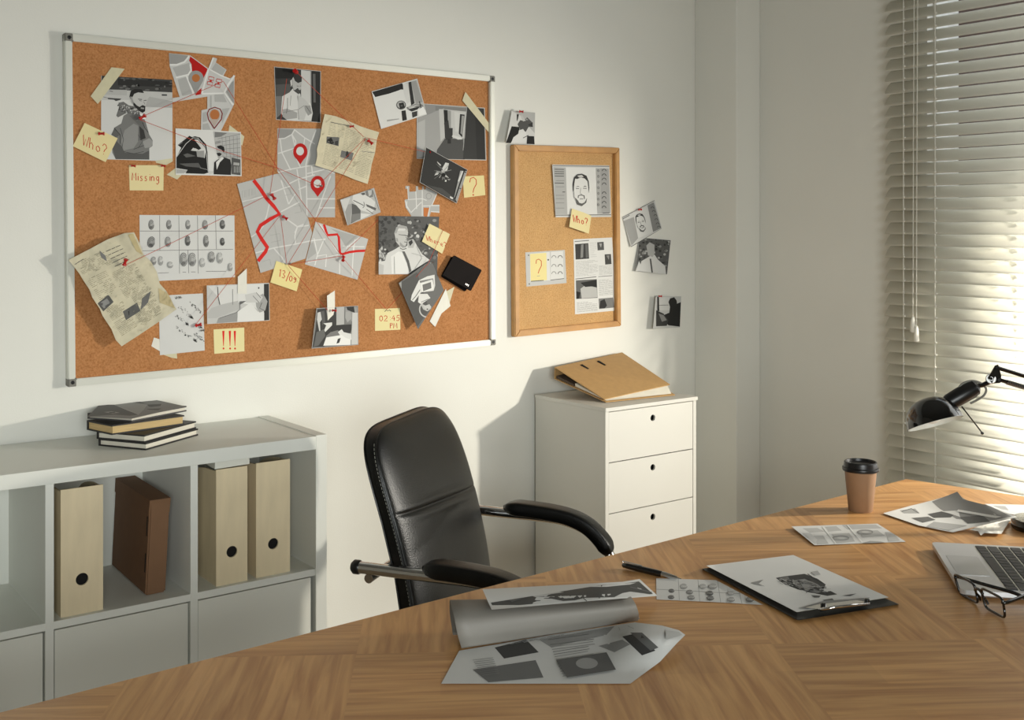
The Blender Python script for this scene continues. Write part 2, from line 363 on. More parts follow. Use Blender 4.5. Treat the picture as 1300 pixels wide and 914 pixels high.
def magfile(x0, x1, y0, zb, h, lab, rot=0):
    d = 0.225; cx, cy = (x0+x1)/2, y0+d/2
    R = Matrix.Translation((cx, cy, zb)) @ Matrix.Rotation(rot, 4, 'Z')
    hw = (x1-x0)/2; hd = d/2; t = 0.0045
    e = empty('magazine_file', (cx, cy, zb), label=lab, cat='magazine file', group='wooden magazine files in the bookcase')
    # front (tall) panel with round hole: ring of quads around hole
    b = BM(); holed(b, -hw, hw, 0, h, 0, 0.070, 0.0125, -hd, -hd+t, R)
    obj('front_panel', b, M['fileply'], e)
    b = BM(); n = 12
    for sx in (-hw+0.0002, hw-t-0.0002):
        prof = [(-hd+t, 0), (hd, 0), (hd, h*0.45)]
        for k in range(n+1):
            a = k/n*math.pi/2; prof.append((hd-0.055+0.055*math.cos(a)-(a/1.5708)**2*(d-0.09), h*0.45+(h*0.53)*math.sin(a)))
        prof.append((-hd+t, h-0.003))
        lo = [b.verts.new(R @ Vector((sx, y, z_))) for y, z_ in prof]; hi = [b.verts.new(R @ Vector((sx+t, y, z_))) for y, z_ in prof]
        b.faces.new(lo); b.faces.new(hi[::-1])
        for k in range(len(prof)): b.faces.new([lo[k], lo[(k+1)%len(prof)], hi[(k+1)%len(prof)], hi[k]])
    obj('side_panels', b, M['fileply'], e)
    b = BM(); box(b, -hw+t, hw-t, -hd+t, hd-t, 0.001, t, M=R); box(b, -hw+t, hw-t, hd-t, hd, 0.001, h*0.44, M=R); obj('back_panel', b, M['fileply'], e)
    b = BM(); box(b, -hw+t+0.002, hw-t-0.002, -hd+t+0.004, -hd+t+0.006, t, 0.12, M=R); obj('hole_shade_sheet', b, M['dark'], e, label='dark sheet standing for the shade behind the finger hole')  # dark sheet set behind the hole in place of the shade inside
    return e
magfile(1.021, 1.103, 2.325, 0.518, 0.256, 'pale wooden magazine file nearest the right end of the bookcase')
magfile(0.927, 0.999, 2.322, 0.518, 0.254, 'pale wooden magazine file with white paper lying over its top edge')
magfile(0.603, 0.686, 2.322, 0.518, 0.256, 'pale wooden magazine file standing alone in the shaded compartment left of the brown box')
b = BM(); Rr = 0
p = [(0.926, 2.327, 0.773), (1.006, 2.327, 0.7745), (1.012, 2.50, 0.778), (0.935, 2.50, 0.776)]
hexa(b, [Vector(q) for q in p]+[Vector(q)+Vector((0, 0, 0.0145)) for q in p])
obj('paper_pad', b, M['white'], label='white paper pad lying on top of the magazine file', cat='paper')
# brown box
e = empty('archive_box', (0.806, 2.49, 0.518), label='brown cardboard archive box leaning between magazine file and divider', cat='box')
def bp(x, y, z): return Vector((x+(z-0.518)*0.05+(y-2.355)*0.03, y, z))
b = BM(); x0, x1, y0, y1, z0, z1 = 0.783, 0.826, 2.352, 2.612, 0.5185, 0.718
hexa(b, [bp(*q) for q in [(x0,y0,z0),(x1,y0,z0),(x1,y1,z0),(x0,y1,z0),(x0,y0,z1),(x1,y0,z1),(x1,y1,z1),(x0,y1,z1)]])
bmesh.ops.bevel(b, geom=b.edges[:], offset=0.003, segments=2, affect='EDGES')
obj('box_body', b, M['kraft'], e)
for za, zb_ in ((0.565, 0.605), (0.642, 0.683)):
    b = BM(); hexa(b, [bp(*q) for q in [(x0-.0006,y0+.010,za),(x0+.001,y0+.010,za),(x0+.001,y0+.015,za),(x0-.0006,y0+.015,za),(x0-.0006,y0+.010,zb_),(x0+.001,y0+.010,zb_),(x0+.001,y0+.015,zb_),(x0-.0006,y0+.015,zb_)]])
    obj('hand_slot', b, M['dark'], e)
b = BM(); hexa(b, [bp(*q) for q in [(x0-.001,y0+.003,z1-.03),(x1+.001,y0+.003,z1-.03),(x1+.001,y1,z1-.03),(x0-.001,y1,z1-.03),(x0-.001,y0-.001,z1+.0015),(x1+.001,y0-.001,z1+.0015),(x1+.001,y1,z1+.0015),(x0-.001,y1,z1+.0015)]])
obj('lid', b, M['kraft'], e)

# books on the bookcase: described by their base corners (front, left, back-left, right) in plan
def book(name, lab, f, l, r, z0, h, cover, pages, ct=0.003, spine='left', art=False):
    # f = near corner, l = left corner, r = right corner; 4th corner completes the parallelogram
    f, l, r = Vector(f), Vector(l), Vector(r); q = l+r-f
    c = (l+r)/2; e = empty(name, (c.x, c.y, z0), label=lab, cat='book', group='books stacked on the bookcase')
    def slab(bm, z1, z2, ins=0.0):
        P = [c+(p_-c)*(1-ins) for p_ in (f, r, q, l)]
        hexa(bm, [Vector((p_.x, p_.y, z1)) for p_ in P]+[Vector((p_.x, p_.y, z2)) for p_ in P])
    b = BM(); slab(b, z0, z0+ct); slab(b, z0+h-ct, z0+h)
    # spine strip along edge l-q
    n_ = ((f-l).normalized())*0.004
    hexa(b, [Vector((p_.x, p_.y, z0)) for p_ in (l, l+n_, q+n_, q)]+[Vector((p_.x, p_.y, z0+h)) for p_ in (l, l+n_, q+n_, q)])
    obj('cover', b, cover, e)
    b = BM(); slab(b, z0+ct, z0+h-ct, 0.035); obj('page_block', b, pages, e)
    return e, (f, l, q, r)
zb = ZT-0.002
def B2(px, py, z): v = PZ(px, py, z); return Vector((v.x, v.y))
# crop coordinates of the books view
cb = lambda x, y: (90+x/7.222, 490+y/7.222)
def bk(lab, F3, L3, R3, z0, h, cover, pages, **k):
    return book('book', lab, B2(*cb(*F3), z0), B2(*cb(*L3), z0), B2(*cb(*R3), z0), z0, h, cover, pages, **k)
bk('thin black notebook at the bottom of the stack on the bookcase', (687,590), (252,547), (1166,452), zb, 0.0155, M['bookblk'], M['pages'])
bk('black notebook second from the bottom of the stack on the bookcase', (672,522), (236,484), (1148,388), zb+0.0155, 0.0165, M['bookblk'], M['pages'])
bk('thick black book with yellowed pages, third up in the stack on the bookcase', (375,450), (145,402), (1040,352), zb+0.032, 0.021, M['bookblk'], M['pagesold'])
_, tq = bk('grey book on top of the stack, its cover printed with dark shapes', (556,330), (152,300), (1060,232), zb+0.053, 0.0125, M['bookgrey'], M['pages'])

BOOKTOP = True
# ------------------------------------------------------------ pin boards
def quadW(pts, off): return [PW(x, y, off) for x, y in pts]
def bil(q, u, v): return q[0].lerp(q[1], u).lerp(q[3].lerp(q[2], u), v)
def board(name, lab, outer, th, core, fw, mframe, mcork, caps=False):
    N = Vector((0, 1, 0))
    q = quadW(outer, th); c = sum(q, Vector())/4
    e = empty(name, (c.x, W, min(p.z for p in q)), label=lab, cat='board')
    w = (q[1]-q[0]).length; h = (q[3]-q[0]).length; fu, fv = fw/w, fw/h
    inn = [bil(q, fu, fv), bil(q, 1-fu, fv), bil(q, 1-fu, 1-fv), bil(q, fu, 1-fv)]
    b = BM()
    cq = [Vector((p.x, W-0.003, p.z)) for p in inn]; cf = [Vector((p.x, W-core, p.z)) for p in inn]
    hexa(b, cq+cf); obj('cork_panel', b, mcork, e)
    for i, nm in enumerate(('top', 'right', 'bottom', 'left')):
        j = (i+1) % 4; b = BM()
        fr = [q[i], q[j], inn[j], inn[i]]; bkp = [Vector((p.x, W-0.003, p.z)) for p in fr]
        hexa(b, fr+bkp); bmesh.ops.recalc_face_normals(b, faces=b.faces[:])
        bmesh.ops.bevel(b, geom=b.edges[:], offset=0.0022, segments=2, affect='EDGES'); obj('frame_bar', b, mframe, e, smooth=True, angle=40)
    if caps:
        for i in range(4):
            u0, v0 = ((0, 0), (1, 0), (1, 1), (0, 1))[i]; s = fw*1.15/w; t = fw*1.15/h
            us = (u0, u0+(s if u0 == 0 else -s)); vs = (v0, v0+(t if v0 == 0 else -t))
            P = [bil(q, us[0], vs[0]), bil(q, us[1], vs[0]), bil(q, us[1], vs[1]), bil(q, us[0], vs[1])]
            b = BM(); hexa(b, [Vector((p.x, W-0.002, p.z)) for p in P]+[Vector((p.x, W-th-0.0015, p.z)) for p in P])
            bmesh.ops.recalc_face_normals(b, faces=b.faces[:])
            bmesh.ops.bevel(b, geom=b.edges[:], offset=0.002, segments=2, affect='EDGES'); cp = obj('corner_cap', b, M['greyplastic'], e, label='grey plastic corner cap')
            m_ = (P[0]+P[2])/2; b = BM(); lathe(b, [(0.0045, 0), (0.0045, 0.001), (0.003, 0.0016)], (m_.x, W-th-0.001, m_.z), (0, -1, 0), 12); obj('screw', b, M['blackplastic'], cp)
    return e
board('pin_board', 'large cork pin board in a white metal frame covered with photos, maps and red thread', [(82, 41.5), (628.5, 96.5), (629.5, 438), (86.5, 491.5)], 0.024, 0.014, 0.017, M['alu'], M['cork'], True)
board('pin_board', 'small cork pin board in a light wooden frame right of the large board', [(652.5, 183.5), (787, 187.5), (789, 414), (654, 428)], 0.024, 0.010, 0.018, M['frame'], M['cork2'])

# ------------------------------------------------------------ printed sheets
GL = {'W': [[(0,0),(.2,1),(.45,.3),(.7,1),(1,0)]], 'h': [[(.1,0),(.1,1)],[(.1,.6),(.4,.4),(.7,.6),(.7,1)]],
 'o': [[(.5,.45),(.2,.6),(.2,.85),(.5,1),(.8,.85),(.8,.6),(.5,.45)]], '?': [[(.15,.25),(.4,0),(.75,.05),(.9,.3),(.6,.55),(.45,.78)],[(.42,.95),(.46,1.0)]],
 'M': [[(0,1),(.1,0),(.5,.7),(.9,0),(1,1)]], 'i': [[(.4,.4),(.4,1)],[(.4,.12),(.42,.18)]], 's': [[(.75,.45),(.35,.45),(.3,.62),(.7,.8),(.65,1),(.2,1)]],
 'n': [[(.1,.4),(.1,1)],[(.1,.6),(.45,.4),(.75,.6),(.75,1)]], 'g': [[(.75,.45),(.35,.45),(.2,.7),(.4,.95),(.75,.8)],[(.75,.4),(.8,1.2),(.5,1.45),(.2,1.3)]],
 '1': [[(.25,.2),(.55,0),(.5,1)]], '3': [[(.1,.1),(.6,0),(.8,.2),(.35,.45),(.8,.7),(.6,1),(.1,.95)]], '/': [[(.95,-.15),(.05,1.2)]],
 '0': [[(.5,0),(.15,.25),(.15,.75),(.5,1),(.85,.75),(.85,.25),(.5,0)]], '9': [[(.8,.3),(.5,.5),(.2,.3),(.45,.05),(.8,.15),(.75,.8),(.3,1)]],
 '2': [[(.1,.2),(.4,0),(.8,.15),(.75,.45),(.1,1),(.9,1)]], ':': [[(.45,.3),(.5,.36)],[(.45,.75),(.5,.81)]], '4': [[(.65,0),(.1,.6),(.9,.6)],[(.7,.25),(.7,1)]],
 '5': [[(.9,0),(.3,0),(.2,.45),(.7,.4),(.85,.7),(.5,1),(.1,.9)]], 'P': [[(.15,1),(.15,0),(.7,.05),(.8,.3),(.15,.5)]],
 'e': [[(.2,.72),(.8,.66),(.6,.42),(.2,.55),(.25,.9),(.8,.95)]], 'r': [[(.15,.4),(.15,1)],[(.15,.6),(.5,.4),(.8,.48)]], '!': [[(.45,0),(.5,.78)],[(.5,.95),(.52,1.0)]], ' ': []}
def clip_poly(sub, clp):
    def area2(p): return sum(p[i][0]*p[(i+1)%len(p)][1]-p[(i+1)%len(p)][0]*p[i][1] for i in range(len(p)))
    if area2(clp) < 0: clp = clp[::-1]
    out = sub
    for i in range(len(clp)):
        a, b_ = clp[i], clp[(i+1) % len(clp)]; inp = out; out = []
        if not inp: return []
        side = lambda p: (b_[0]-a[0])*(p[1]-a[1])-(b_[1]-a[1])*(p[0]-a[0])
        for k in range(len(inp)):
            c, d = inp[k], inp[(k+1) % len(inp)]; sc, sd = side(c), side(d)
            if sc >= 0: out.append(c)
            if (sc >= 0) != (sd >= 0):
                t = sc/(sc-sd); out.append((c[0]+(d[0]-c[0])*t, c[1]+(d[1]-c[1])*t))
    return out
class Pic:
    def __init__(s, poly, base=222, o=(0, 0), sc=1, clip=None):
        s.o, s.sc = o, sc; s.poly = s.c(poly); s.base = base; s.ops = []; s.L = 0; s.hold = False
        s.clip = s.poly if clip is None else (s.c(clip) if clip else None)
        s.qd = s.poly[:4]
    def c(s, f):
        if isinstance(f[0], (tuple, list)): f = [q for p in f for q in p]
        return [(s.o[0]+f[i]/s.sc, s.o[1]+f[i+1]/s.sc) for i in range(0, len(f), 2)]
    def add(s, pts, col):
        if not s.hold: s.L += 1
        s.ops.append((pts, col, s.L))
    def p(s, col, *f): s.add(s.c(f), col); return s
    def l(s, col, w, *f, raw=None):
        P = raw if raw else s.c(f); h = s.hold
        if not h: s.L += 1
        s.hold = True; lft, rgt = [], []
        for i in range(len(P)):
            a = P[max(i-1, 0)]; c_ = P[min(i+1, len(P)-1)]; dx, dy = c_[0]-a[0], c_[1]-a[1]; d = math.hypot(dx, dy) or 1
            lft.append((P[i][0]-dy/d*w/2, P[i][1]+dx/d*w/2)); rgt.append((P[i][0]+dy/d*w/2, P[i][1]-dx/d*w/2))
        for i in range(len(P)-1): s.add([lft[i], lft[i+1], rgt[i+1], rgt[i]], col)
        s.hold = h; return s
    def e(s, col, cx, cy, rx, ry, rot=0, n=20, k0=0, k1=1, wob=0):
        a = math.radians(rot); P = []
        rnd = random.Random(int(cx*7+cy))
        for k in range(n):
            t = 2*math.pi*(k0+(k1-k0)*k/n); w_ = 1+rnd.uniform(-wob, wob); x, y = rx*w_*math.cos(t), ry*w_*math.sin(t)
            P += [cx+x*math.cos(a)-y*math.sin(a), cy+x*math.sin(a)+y*math.cos(a)]
        s.add(s.c(P), col); return s
    def r(s, col, w, cx, cy, rx, ry, rot=0, n=20, k0=0, k1=1):
        a = math.radians(rot); P = []
        for k in range(n+1):
            t = 2*math.pi*(k0+(k1-k0)*k/n); x, y = rx*math.cos(t), ry*math.sin(t)
            P += [cx+x*math.cos(a)-y*math.sin(a), cy+x*math.sin(a)+y*math.cos(a)]
        return s.l(col, w, *P)
    def t(s, col, w, text, x, y, ux, uy, vx, vy, adv=1.1):     # u = one letter width, v = letter height (crop units)
        s.L += 1; s.hold = True; k = 0
        for ch in text:
            for st in GL[ch]:
                P = []
                for a, b_ in st: P += [x+(k+a)*ux+b_*vx, y+(k+a)*uy+b_*vy]
                s.l(col, w, *P)
            k += adv*(0.62 if ch in 'i:/!' else 1)
        s.hold = False; return s
    def uv(s, u, v, q=None):
        q = q or s.qd; a = (q[0][0]+(q[1][0]-q[0][0])*u, q[0][1]+(q[1][1]-q[0][1])*u); d = (q[3][0]+(q[2][0]-q[3][0])*u, q[3][1]+(q[2][1]-q[3][1])*u)
        return (a[0]+(d[0]-a[0])*v, a[1]+(d[1]-a[1])*v)
    def pu(s, col, *f): s.add([s.uv(f[i], f[i+1]) for i in range(0, len(f), 2)], col); return s
    def lu(s, col, w, *f): return s.l(col, w, raw=[s.uv(f[i], f[i+1]) for i in range(0, len(f), 2)])
    def tb(s, col, w, n, u0, v0, u1, v1, seed=1, gap=0.12):     # block of text lines
        rnd = random.Random(seed); s.L += 1; s.hold = True
        for k in range(n):
            v = v0+(v1-v0)*(k+0.5)/n; u = u0
            end = u1 if rnd.random() > 0.25 else u0+(u1-u0)*rnd.uniform(0.5, 0.95)
            while u < end:
                L_ = rnd.uniform(0.03, 0.11)*1.2; ue = min(u+L_, end)
                s.l(col if not isinstance(col, (list,)) else rnd.choice(col), w, raw=[s.uv(u, v), s.uv(ue, v)]); u = ue+0.012
        s.hold = False; return s
    def border(s, col, w):
        P = s.poly+[s.poly[0]]
        for a, b_ in zip(P, P[1:]): s.l(col, w, raw=[a, b_])
        return s
LAY = 0.000022
def sheet(name, label, cat, pic, surf, off=0.0, disp=None, cuts=None, m='print', group=None, thick=0.0004, parent=None):
    """surf(px, py, h) gives the place at height h above the carrying surface"""
    bm = BM(); lay = bm.loops.layers.float_color.new('ink')
    def face(pts, z, col):
        if len(pts) < 3: return
        vs = [bm.verts.new((x, y, z)) for x, y in pts]
        try: f = bm.faces.new(vs)
        except ValueError: return
        f.normal_update()
        if f.calc_area() < 1e-6: bmesh.ops.delete(bm, geom=vs, context='VERTS'); return
        for l in f.loops: l[lay] = col
    LAYH = .00006 if cuts else LAY
    if cuts and len(cuts) == 1 and hasattr(disp, 'dir'):
        cuts = [(disp.dir, cuts[0][1])]; (ux, uy), sp = cuts[0]; d0 = disp
        px0, py0 = pic.poly[0]; perp = -px0*uy+py0*ux
        def disp(x, y):
            s_ = (x*ux+y*uy)/sp; k = math.floor(s_+1e-6); f = s_-k
            A_ = d0(k*sp*ux-perp*uy, k*sp*uy+perp*ux); B_ = d0((k+1)*sp*ux-perp*uy, (k+1)*sp*uy+perp*ux); return A_+(B_-A_)*f
    elif cuts and len(cuts) == 2:
        sp = cuts[0][1]; d0 = disp; cuts = [((1, 0), sp), ((0, 1), sp), ((1, 1), sp/math.sqrt(2))]
        def disp(x, y):
            i, j = math.floor(x/sp+1e-6), math.floor(y/sp+1e-6); f, g = x/sp-i, y/sp-j; D = lambda a_, b_: d0(a_*sp, b_*sp)
            if f+g <= 1: return D(i, j)*(1-f-g)+D(i+1, j)*f+D(i, j+1)*g
            return D(i+1, j+1)*(f+g-1)+D(i+1, j)*(1-g)+D(i, j+1)*(1-f)
    bc_ = lin(pic.base)
    face(pic.poly, 0, bc_); face(pic.poly[::-1], -1, bc_)
    n = len(pic.poly)
    for i in range(n):
        a, b_ = pic.poly[i], pic.poly[(i+1) % n]
        f = bm.faces.new([bm.verts.new((a[0], a[1], 0)), bm.verts.new((b_[0], b_[1], 0)), bm.verts.new((b_[0], b_[1], -1)), bm.verts.new((a[0], a[1], -1))])
        for l in f.loops: l[lay] = bc_
    for pts, col, L_ in pic.ops:
        if pic.clip: pts = clip_poly(pts, pic.clip)
        q = []
        for p_ in pts:
            if not q or (abs(p_[0]-q[-1][0])+abs(p_[1]-q[-1][1])) > 1e-3: q.append(p_)
        face(q, L_, lin(col))
    if cuts:                                     # (direction, spacing) list: fine enough to bend
        bmesh.ops.triangulate(bm, faces=[f for f in bm.faces if len(f.verts) > 4])
        xs = [v.co.x for v in bm.verts]; ys = [v.co.y for v in bm.verts]
        for (dx, dy), sp in cuts:
            d = math.hypot(dx, dy); dx, dy = dx/d, dy/d
            pr = [v.co.x*dx+v.co.y*dy for v in bm.verts]; k = math.ceil(min(pr)/sp)
            while k*sp < max(pr):
                bmesh.ops.bisect_plane(bm, geom=bm.verts[:]+bm.edges[:]+bm.faces[:], dist=1e-5, plane_co=(dx*k*sp, dy*k*sp, 0), plane_no=(dx, dy, 0)); k += 1
    bmesh.ops.triangulate(bm, faces=[f for f in bm.faces if len(f.verts) > 4])
    for v in bm.verts:
        h = off+(thick+v.co.z*LAYH if v.co.z >= 0 else 0)
        if disp: h += disp(v.co.x, v.co.y)
        v.co = surf(v.co.x, v.co.y, h)
    if False:
        pass
    me = bpy.data.meshes.new(name); bm.to_mesh(me); bm.free()
    if cuts:
        for p_ in me.polygons: p_.use_smooth = True
        bpy.context.view_layer.update()
    return link(name, me, M[m], parent, label=label, cat=cat, group=group)
def tape(parent, pts, off, surf=PW, m='tape', lab='strip of pale masking tape', disp=None):
    b = BM(); P = [Vector(surf(x, y, off+(disp(x, y) if disp else 0))) for x, y in pts]; Q = [Vector(surf(x, y, off+0.0003+(disp(x, y) if disp else 0))) for x, y in pts]
    v0 = [b.verts.new(p) for p in P]; v1 = [b.verts.new(p) for p in Q]; n = len(P)
    b.faces.new(v0); b.faces.new(v1[::-1])
    for i in range(n): b.faces.new([v0[i], v0[(i+1)%n], v1[(i+1)%n], v1[i]])
    return obj('tape', b, M[m], parent, label=lab)
BO = 0.0142      # cork face of the large board
def tilt(x0, y0, x1, y1, h):                      # height grows from point 0 to point 1
    dx, dy = x1-x0, y1-y0; d2 = dx*dx+dy*dy
    f = lambda x, y: h*max(0, min(1.15, ((x-x0)*dx+(y-y0)*dy)/d2))**1.6
    f.dir = (dx/math.sqrt(d2), dy/math.sqrt(d2)); return f
def bend_x(f): f.dir = (1.0, 0.0); return f
R_ = (190, 44, 32); RD = (176, 26, 22)

# 1 man in hooded jacket
P = Pic([(271,112),(905,150),(908,878),(270,858)], 205, (90,80), 7.03)
P.p(66, 271,112,905,150,905,262,271,235).p(48, 420,140,905,165,905,215,420,200)
rnd = random.Random(3)
for k in range(26):
    P.hold = k % 9 != 0; P.e(rnd.choice([40, 88, 105]), rnd.uniform(430, 900), rnd.uniform(135, 245), rnd.uniform(6, 22), rnd.uniform(4, 10))
P.hold = False
P.p(188, 271,240,905,262,905,330,271,330).p(176, 271,235,500,240,500,290,271,280).p(70, 330,310,450,318,440,330,400,340,385,328,330,322).p(60, 810,278,858,280,858,292,812,292).p(170, 700,300,905,340,905,400,640,390)
P.l(90, .8, 345,250,375,255).l(100,.6, 280,300,330,312)
P.p(118, 390,575,450,540,470,470,520,440,600,440,640,470,665,520,700,640,730,690,728,740,700,760,700,862,400,858,370,800,365,720,400,660)          # coat
P.p(96, 390,575,360,640,400,665,440,640).p(88, 372,760,400,690,450,740,480,800,640,810,700,780,700,862,400,858).p(140, 480,600,560,540,600,560,600,700,560,760,470,780,450,700)
P.p(104, 520,470,610,450,650,540,660,640,600,700,610,560).p(58, 610,560,650,600,668,670,620,690).l(60, .8, 640,530,660,580,690,620).l(70,.6, 440,580,470,680,455,760).l(70,.7, 560,770,640,740,690,720).l(72,.6, 600,760,640,700,600,640).l(60,.8, 385,580,440,640,440,720).l(64,.6, 470,790,560,810,650,790)
P.p(150, 640,700,700,670,732,700,720,750,660,760)
P.p(110, 405,470,430,400,425,355,470,345,520,380,560,385,600,400,612,445,580,475,500,445,450,470,420,485)                       # fur hood
rnd = random.Random(5)
P.hold = False
for k in range(60):
    P.hold = k % 12 != 0; P.e(rnd.choice([70, 150, 175, 90, 190]), *(lambda t: (430+t*170+rnd.uniform(-14, 14), 390+t*45+rnd.uniform(-32, 32)))(rnd.random()), rnd.uniform(5, 12), rnd.uniform(3, 6), rnd.uniform(0, 180))
P.hold = False
P.p(186, 530,300,550,250,600,240,650,262,668,300,680,335,672,370,662,400,650,440,620,430,580,400,550,370,530,345)                 # face
P.p(42, 522,300,535,250,570,232,630,235,655,268,600,262,565,275,552,300,535,325).p(150, 528,300,545,300,560,345,575,380,545,360)
P.p(46, 560,350,590,380,612,392,640,375,665,385,662,430,640,445,612,430,580,400,556,375).p(150, 625,395,655,400,650,412,622,408).l(50, .8, 600,322,635,325).l(50,.8, 650,335,675,332).l(60,.6, 610,335,632,338).l(90,.5, 650,345,660,368)
P.p(236, 612,450,660,470,668,500,640,500).l(216,.8, 271,112,271,858)
o = sheet('photograph', 'photo of a bearded man in a fur-hooded parka, upper left of the large board', 'photograph', P, PW, BO, m='photo', group='photographs on the large board')
tape(o, P.c([362,38,480,52,240,366,176,296]), BO+.0016, lab='strip of pale masking tape across the upper left corner')
tape(o, P.c([755,872,905,850,905,880,850,910,760,890]), BO+.0002)
# Who?
P = Pic([(122,535),(418,672),(310,885),(17,742)], (224,210,158), (90,80), 7.03)
P.t(R_, 1.0, 'Who?', 112, 640, 50, 22, -8, 92)
sheet('sticky_note', "yellow note reading 'Who?' left of the parka photo", 'note', P, PW, BO+.0034, group='yellow notes')
# Missing
P = Pic([(372,714),(548,714),(546,842),(376,841)], (224,210,160), (70,30), 3.973)
P.t(R_, 1.0, 'Missing', 388, 752, 20.5, 0.6, 0, 38)
sheet('sticky_note', "yellow note reading 'Missing' below the parka photo", 'note', P, PW, BO, group='yellow notes')
# 2 cut-out map pieces
P = Pic([(38,62),(262,85),(455,225),(505,105),(545,120),(532,160),(645,238),(612,302),(680,330),(730,295),(725,600),(585,885),(375,880),(380,665),(442,650),(442,520),(75,580),(75,535),(150,525),(45,200)], 196, (210,60), 8.31, clip=[])
wht = 222; mg = 172
P.p(150, 40,65,240,88,200,150,120,180,45,175).p(mg, 75,215,180,185,250,165,270,230,240,280,120,310).p(mg, 130,340,225,310,300,490,180,515,150,430)
P.l(wht,2.2, 45,185,120,185,200,155,252,95).l(wht,2.2, 110,320,240,290,272,240,262,180).l(wht,2.2, 222,300,300,500)
P.p(RD, 262,95,448,232,400,330,280,250,275,180,250,140).p(RD, 310,490,380,430,378,495,320,508)
P.e(150, 322,328,80,82).p(150, 246,350,400,350,318,500).e((176,110,62), 322,325,42,42)
P.p(mg, 530,165,635,238,600,295,480,240).l(wht,1.6, 470,235,590,300,680,335).l(wht,2.2, 455,225,385,490).l(wht,1.8,505,110,455,240)
for cx in (478, 560):
    a = 0.26
    for s_ in (-1, 1):
        yy = 355+ (25 if cx == 560 else 0)+s_*26; xx = cx+(8 if s_ < 0 else -6)
        P.l(R_, .9, xx-26,yy-22,xx+28,yy-10,xx+20,yy+22,xx-32,yy+10,xx-26,yy-22)
    P.e(R_, cx, 355+(25 if cx == 560 else 0), 12, 10)
P.p(150, 700,370,722,350,722,590,700,570,640,470).l(wht,2.4, 728,298,660,400,620,480,715,610).l(wht,2, 385,490,620,485).p(mg, 520,500,610,495,650,580,520,575).l(mg,2, 480,510,480,640).p(mg, 395,690,440,680,440,780,395,790).p(mg,395,810,450,800,480,870,395,870).p(mg, 600,650,680,640,600,800)
P.l((120,28,26), 1.3, 515,858,455,760,442,700,462,655,520,633,578,652,600,700,590,760,515,858).e((178,165,155),520,715,62,66).e((176,110,62), 520,712,50,55).p((178,165,155),470,760,565,760,515,840)
sheet('map_cutout', 'cut-out map pieces with a red area beside the top edge of the large board', 'map', P, PW, BO+.0008)
# 3 car and man in suit
P = Pic([(148,148),(1095,202),(1107,842),(150,822)], 214, (210,150), 11.43)
P.p(178, 690,190,1085,215,1092,830,800,820,760,560,720,400).p(120, 715,200,900,215,800,270,715,280).p(150, 720,340,800,320,800,360,720,380)
for k in range(6): P.l(120, .5, 760,300+k*52,1088,230+k*66)
for k in range(5): P.l(130, .5, 820+k*55,260,840+k*52,640)
P.p(84, 960,570,1088,600,1088,828,960,810).p(165, 990,640,1075,650,1075,690,985,680)
for k in range(4): P.l(190,.6, 1000+k*24,700,1000+k*24,790)
P.p(34, 160,570,230,430,180,390,350,255,385,275,430,262,500,280,590,380,610,500,625,790,560,810,300,800,290,800,320,750,160,725)
P.l(190,.8, 165,560,300,370,400,285,470,290,570,400,600,560,620,780).p(205, 420,310,470,310,560,410,585,470,570,580,480,540,470,470,520,440).p(150, 450,480,560,470,565,575,460,560).p(96, 260,530,320,510,440,550,300,570).p(200,370,470,400,430,440,440,480,460,460,480)
P.p(90, 200,660,480,650,520,720,300,700).p(170, 160,735,320,760,270,800,160,800).l(140,.5, 200,385,250,350).l(160,.5, 500,720,620,750)
P.p(40, 708,640,760,600,850,565,940,600,958,680,950,825,700,815).p(215, 735,640,820,560,850,580,790,640,745,750).p(178, 745,460,770,440,850,450,845,520,800,570,770,545,745,520).p(36, 745,410,800,392,850,415,860,470,845,500,815,460,770,440).p(44, 742,505,790,500,820,520,790,552,760,545).p(200, 620,760,700,770,690,800,640,810)
P.border(226, .9)
o = sheet('photograph', 'photo of a dark car and a man in a suit beside the parka photo', 'photograph', P, PW, BO+.0012, m='photo', group='photographs on the large board')
tape(o, P.c([150,720,320,740,170,890,20,820]), BO+.0003); tape(o, P.c([930,100,1145,265,1115,400,915,200]), BO+.0003)
# 4 man with phone
P = Pic([(132,98),(735,155),(732,820),(158,782)], 60, (335,75), 10.16)
P.p(112, 150,470,230,440,230,700,165,760).p(84, 150,330,340,320,340,470,150,480).p(40,150,120,400,140,380,250,150,250).p(196, 480,140,605,155,612,800,480,560).p(150,600,150,620,160,620,800,600,800).p(44, 612,160,720,170,720,808,615,800).p(96, 630,190,665,190,668,560,640,560)
P.p(206, 235,480,330,430,370,380,470,450,480,520,520,590,600,560,620,640,630,700,610,800,300,790,220,700).p(160, 300,640,240,650,240,740,290,780,430,760,430,690).p(188, 430,470,520,600,450,650,440,780,520,790,560,660)
P.p(186, 440,460,530,520,600,600,600,640,440,640)
P.l(90,.7, 305,500,305,620,290,700).l(110,.6, 440,650,450,780).l(120,.5, 350,470,340,600).l(130,.6,240,690,440,650,520,600).p(150, 520,600,600,600,620,700,570,730,530,660).l(80,.6, 540,600,600,690)
P.p(176, 365,250,400,210,470,230,490,290,480,380,450,440,400,420,370,360).p(56, 380,230,410,200,490,225,488,290,440,310,400,280).p(74, 370,390,400,420,450,455,478,400,450,400,440,370,400,400).l(80,.7, 425,345,450,350).l(80,.6,462,350,480,345).l(60,.6,430,390,460,398).p(200,340,280,362,260,365,330,350,360)
P.border(210, .9)
sheet('photograph', 'photo of a man in a pale jacket under the big red pin', 'photograph', P, PW, BO, m='photo', group='photographs on the large board')
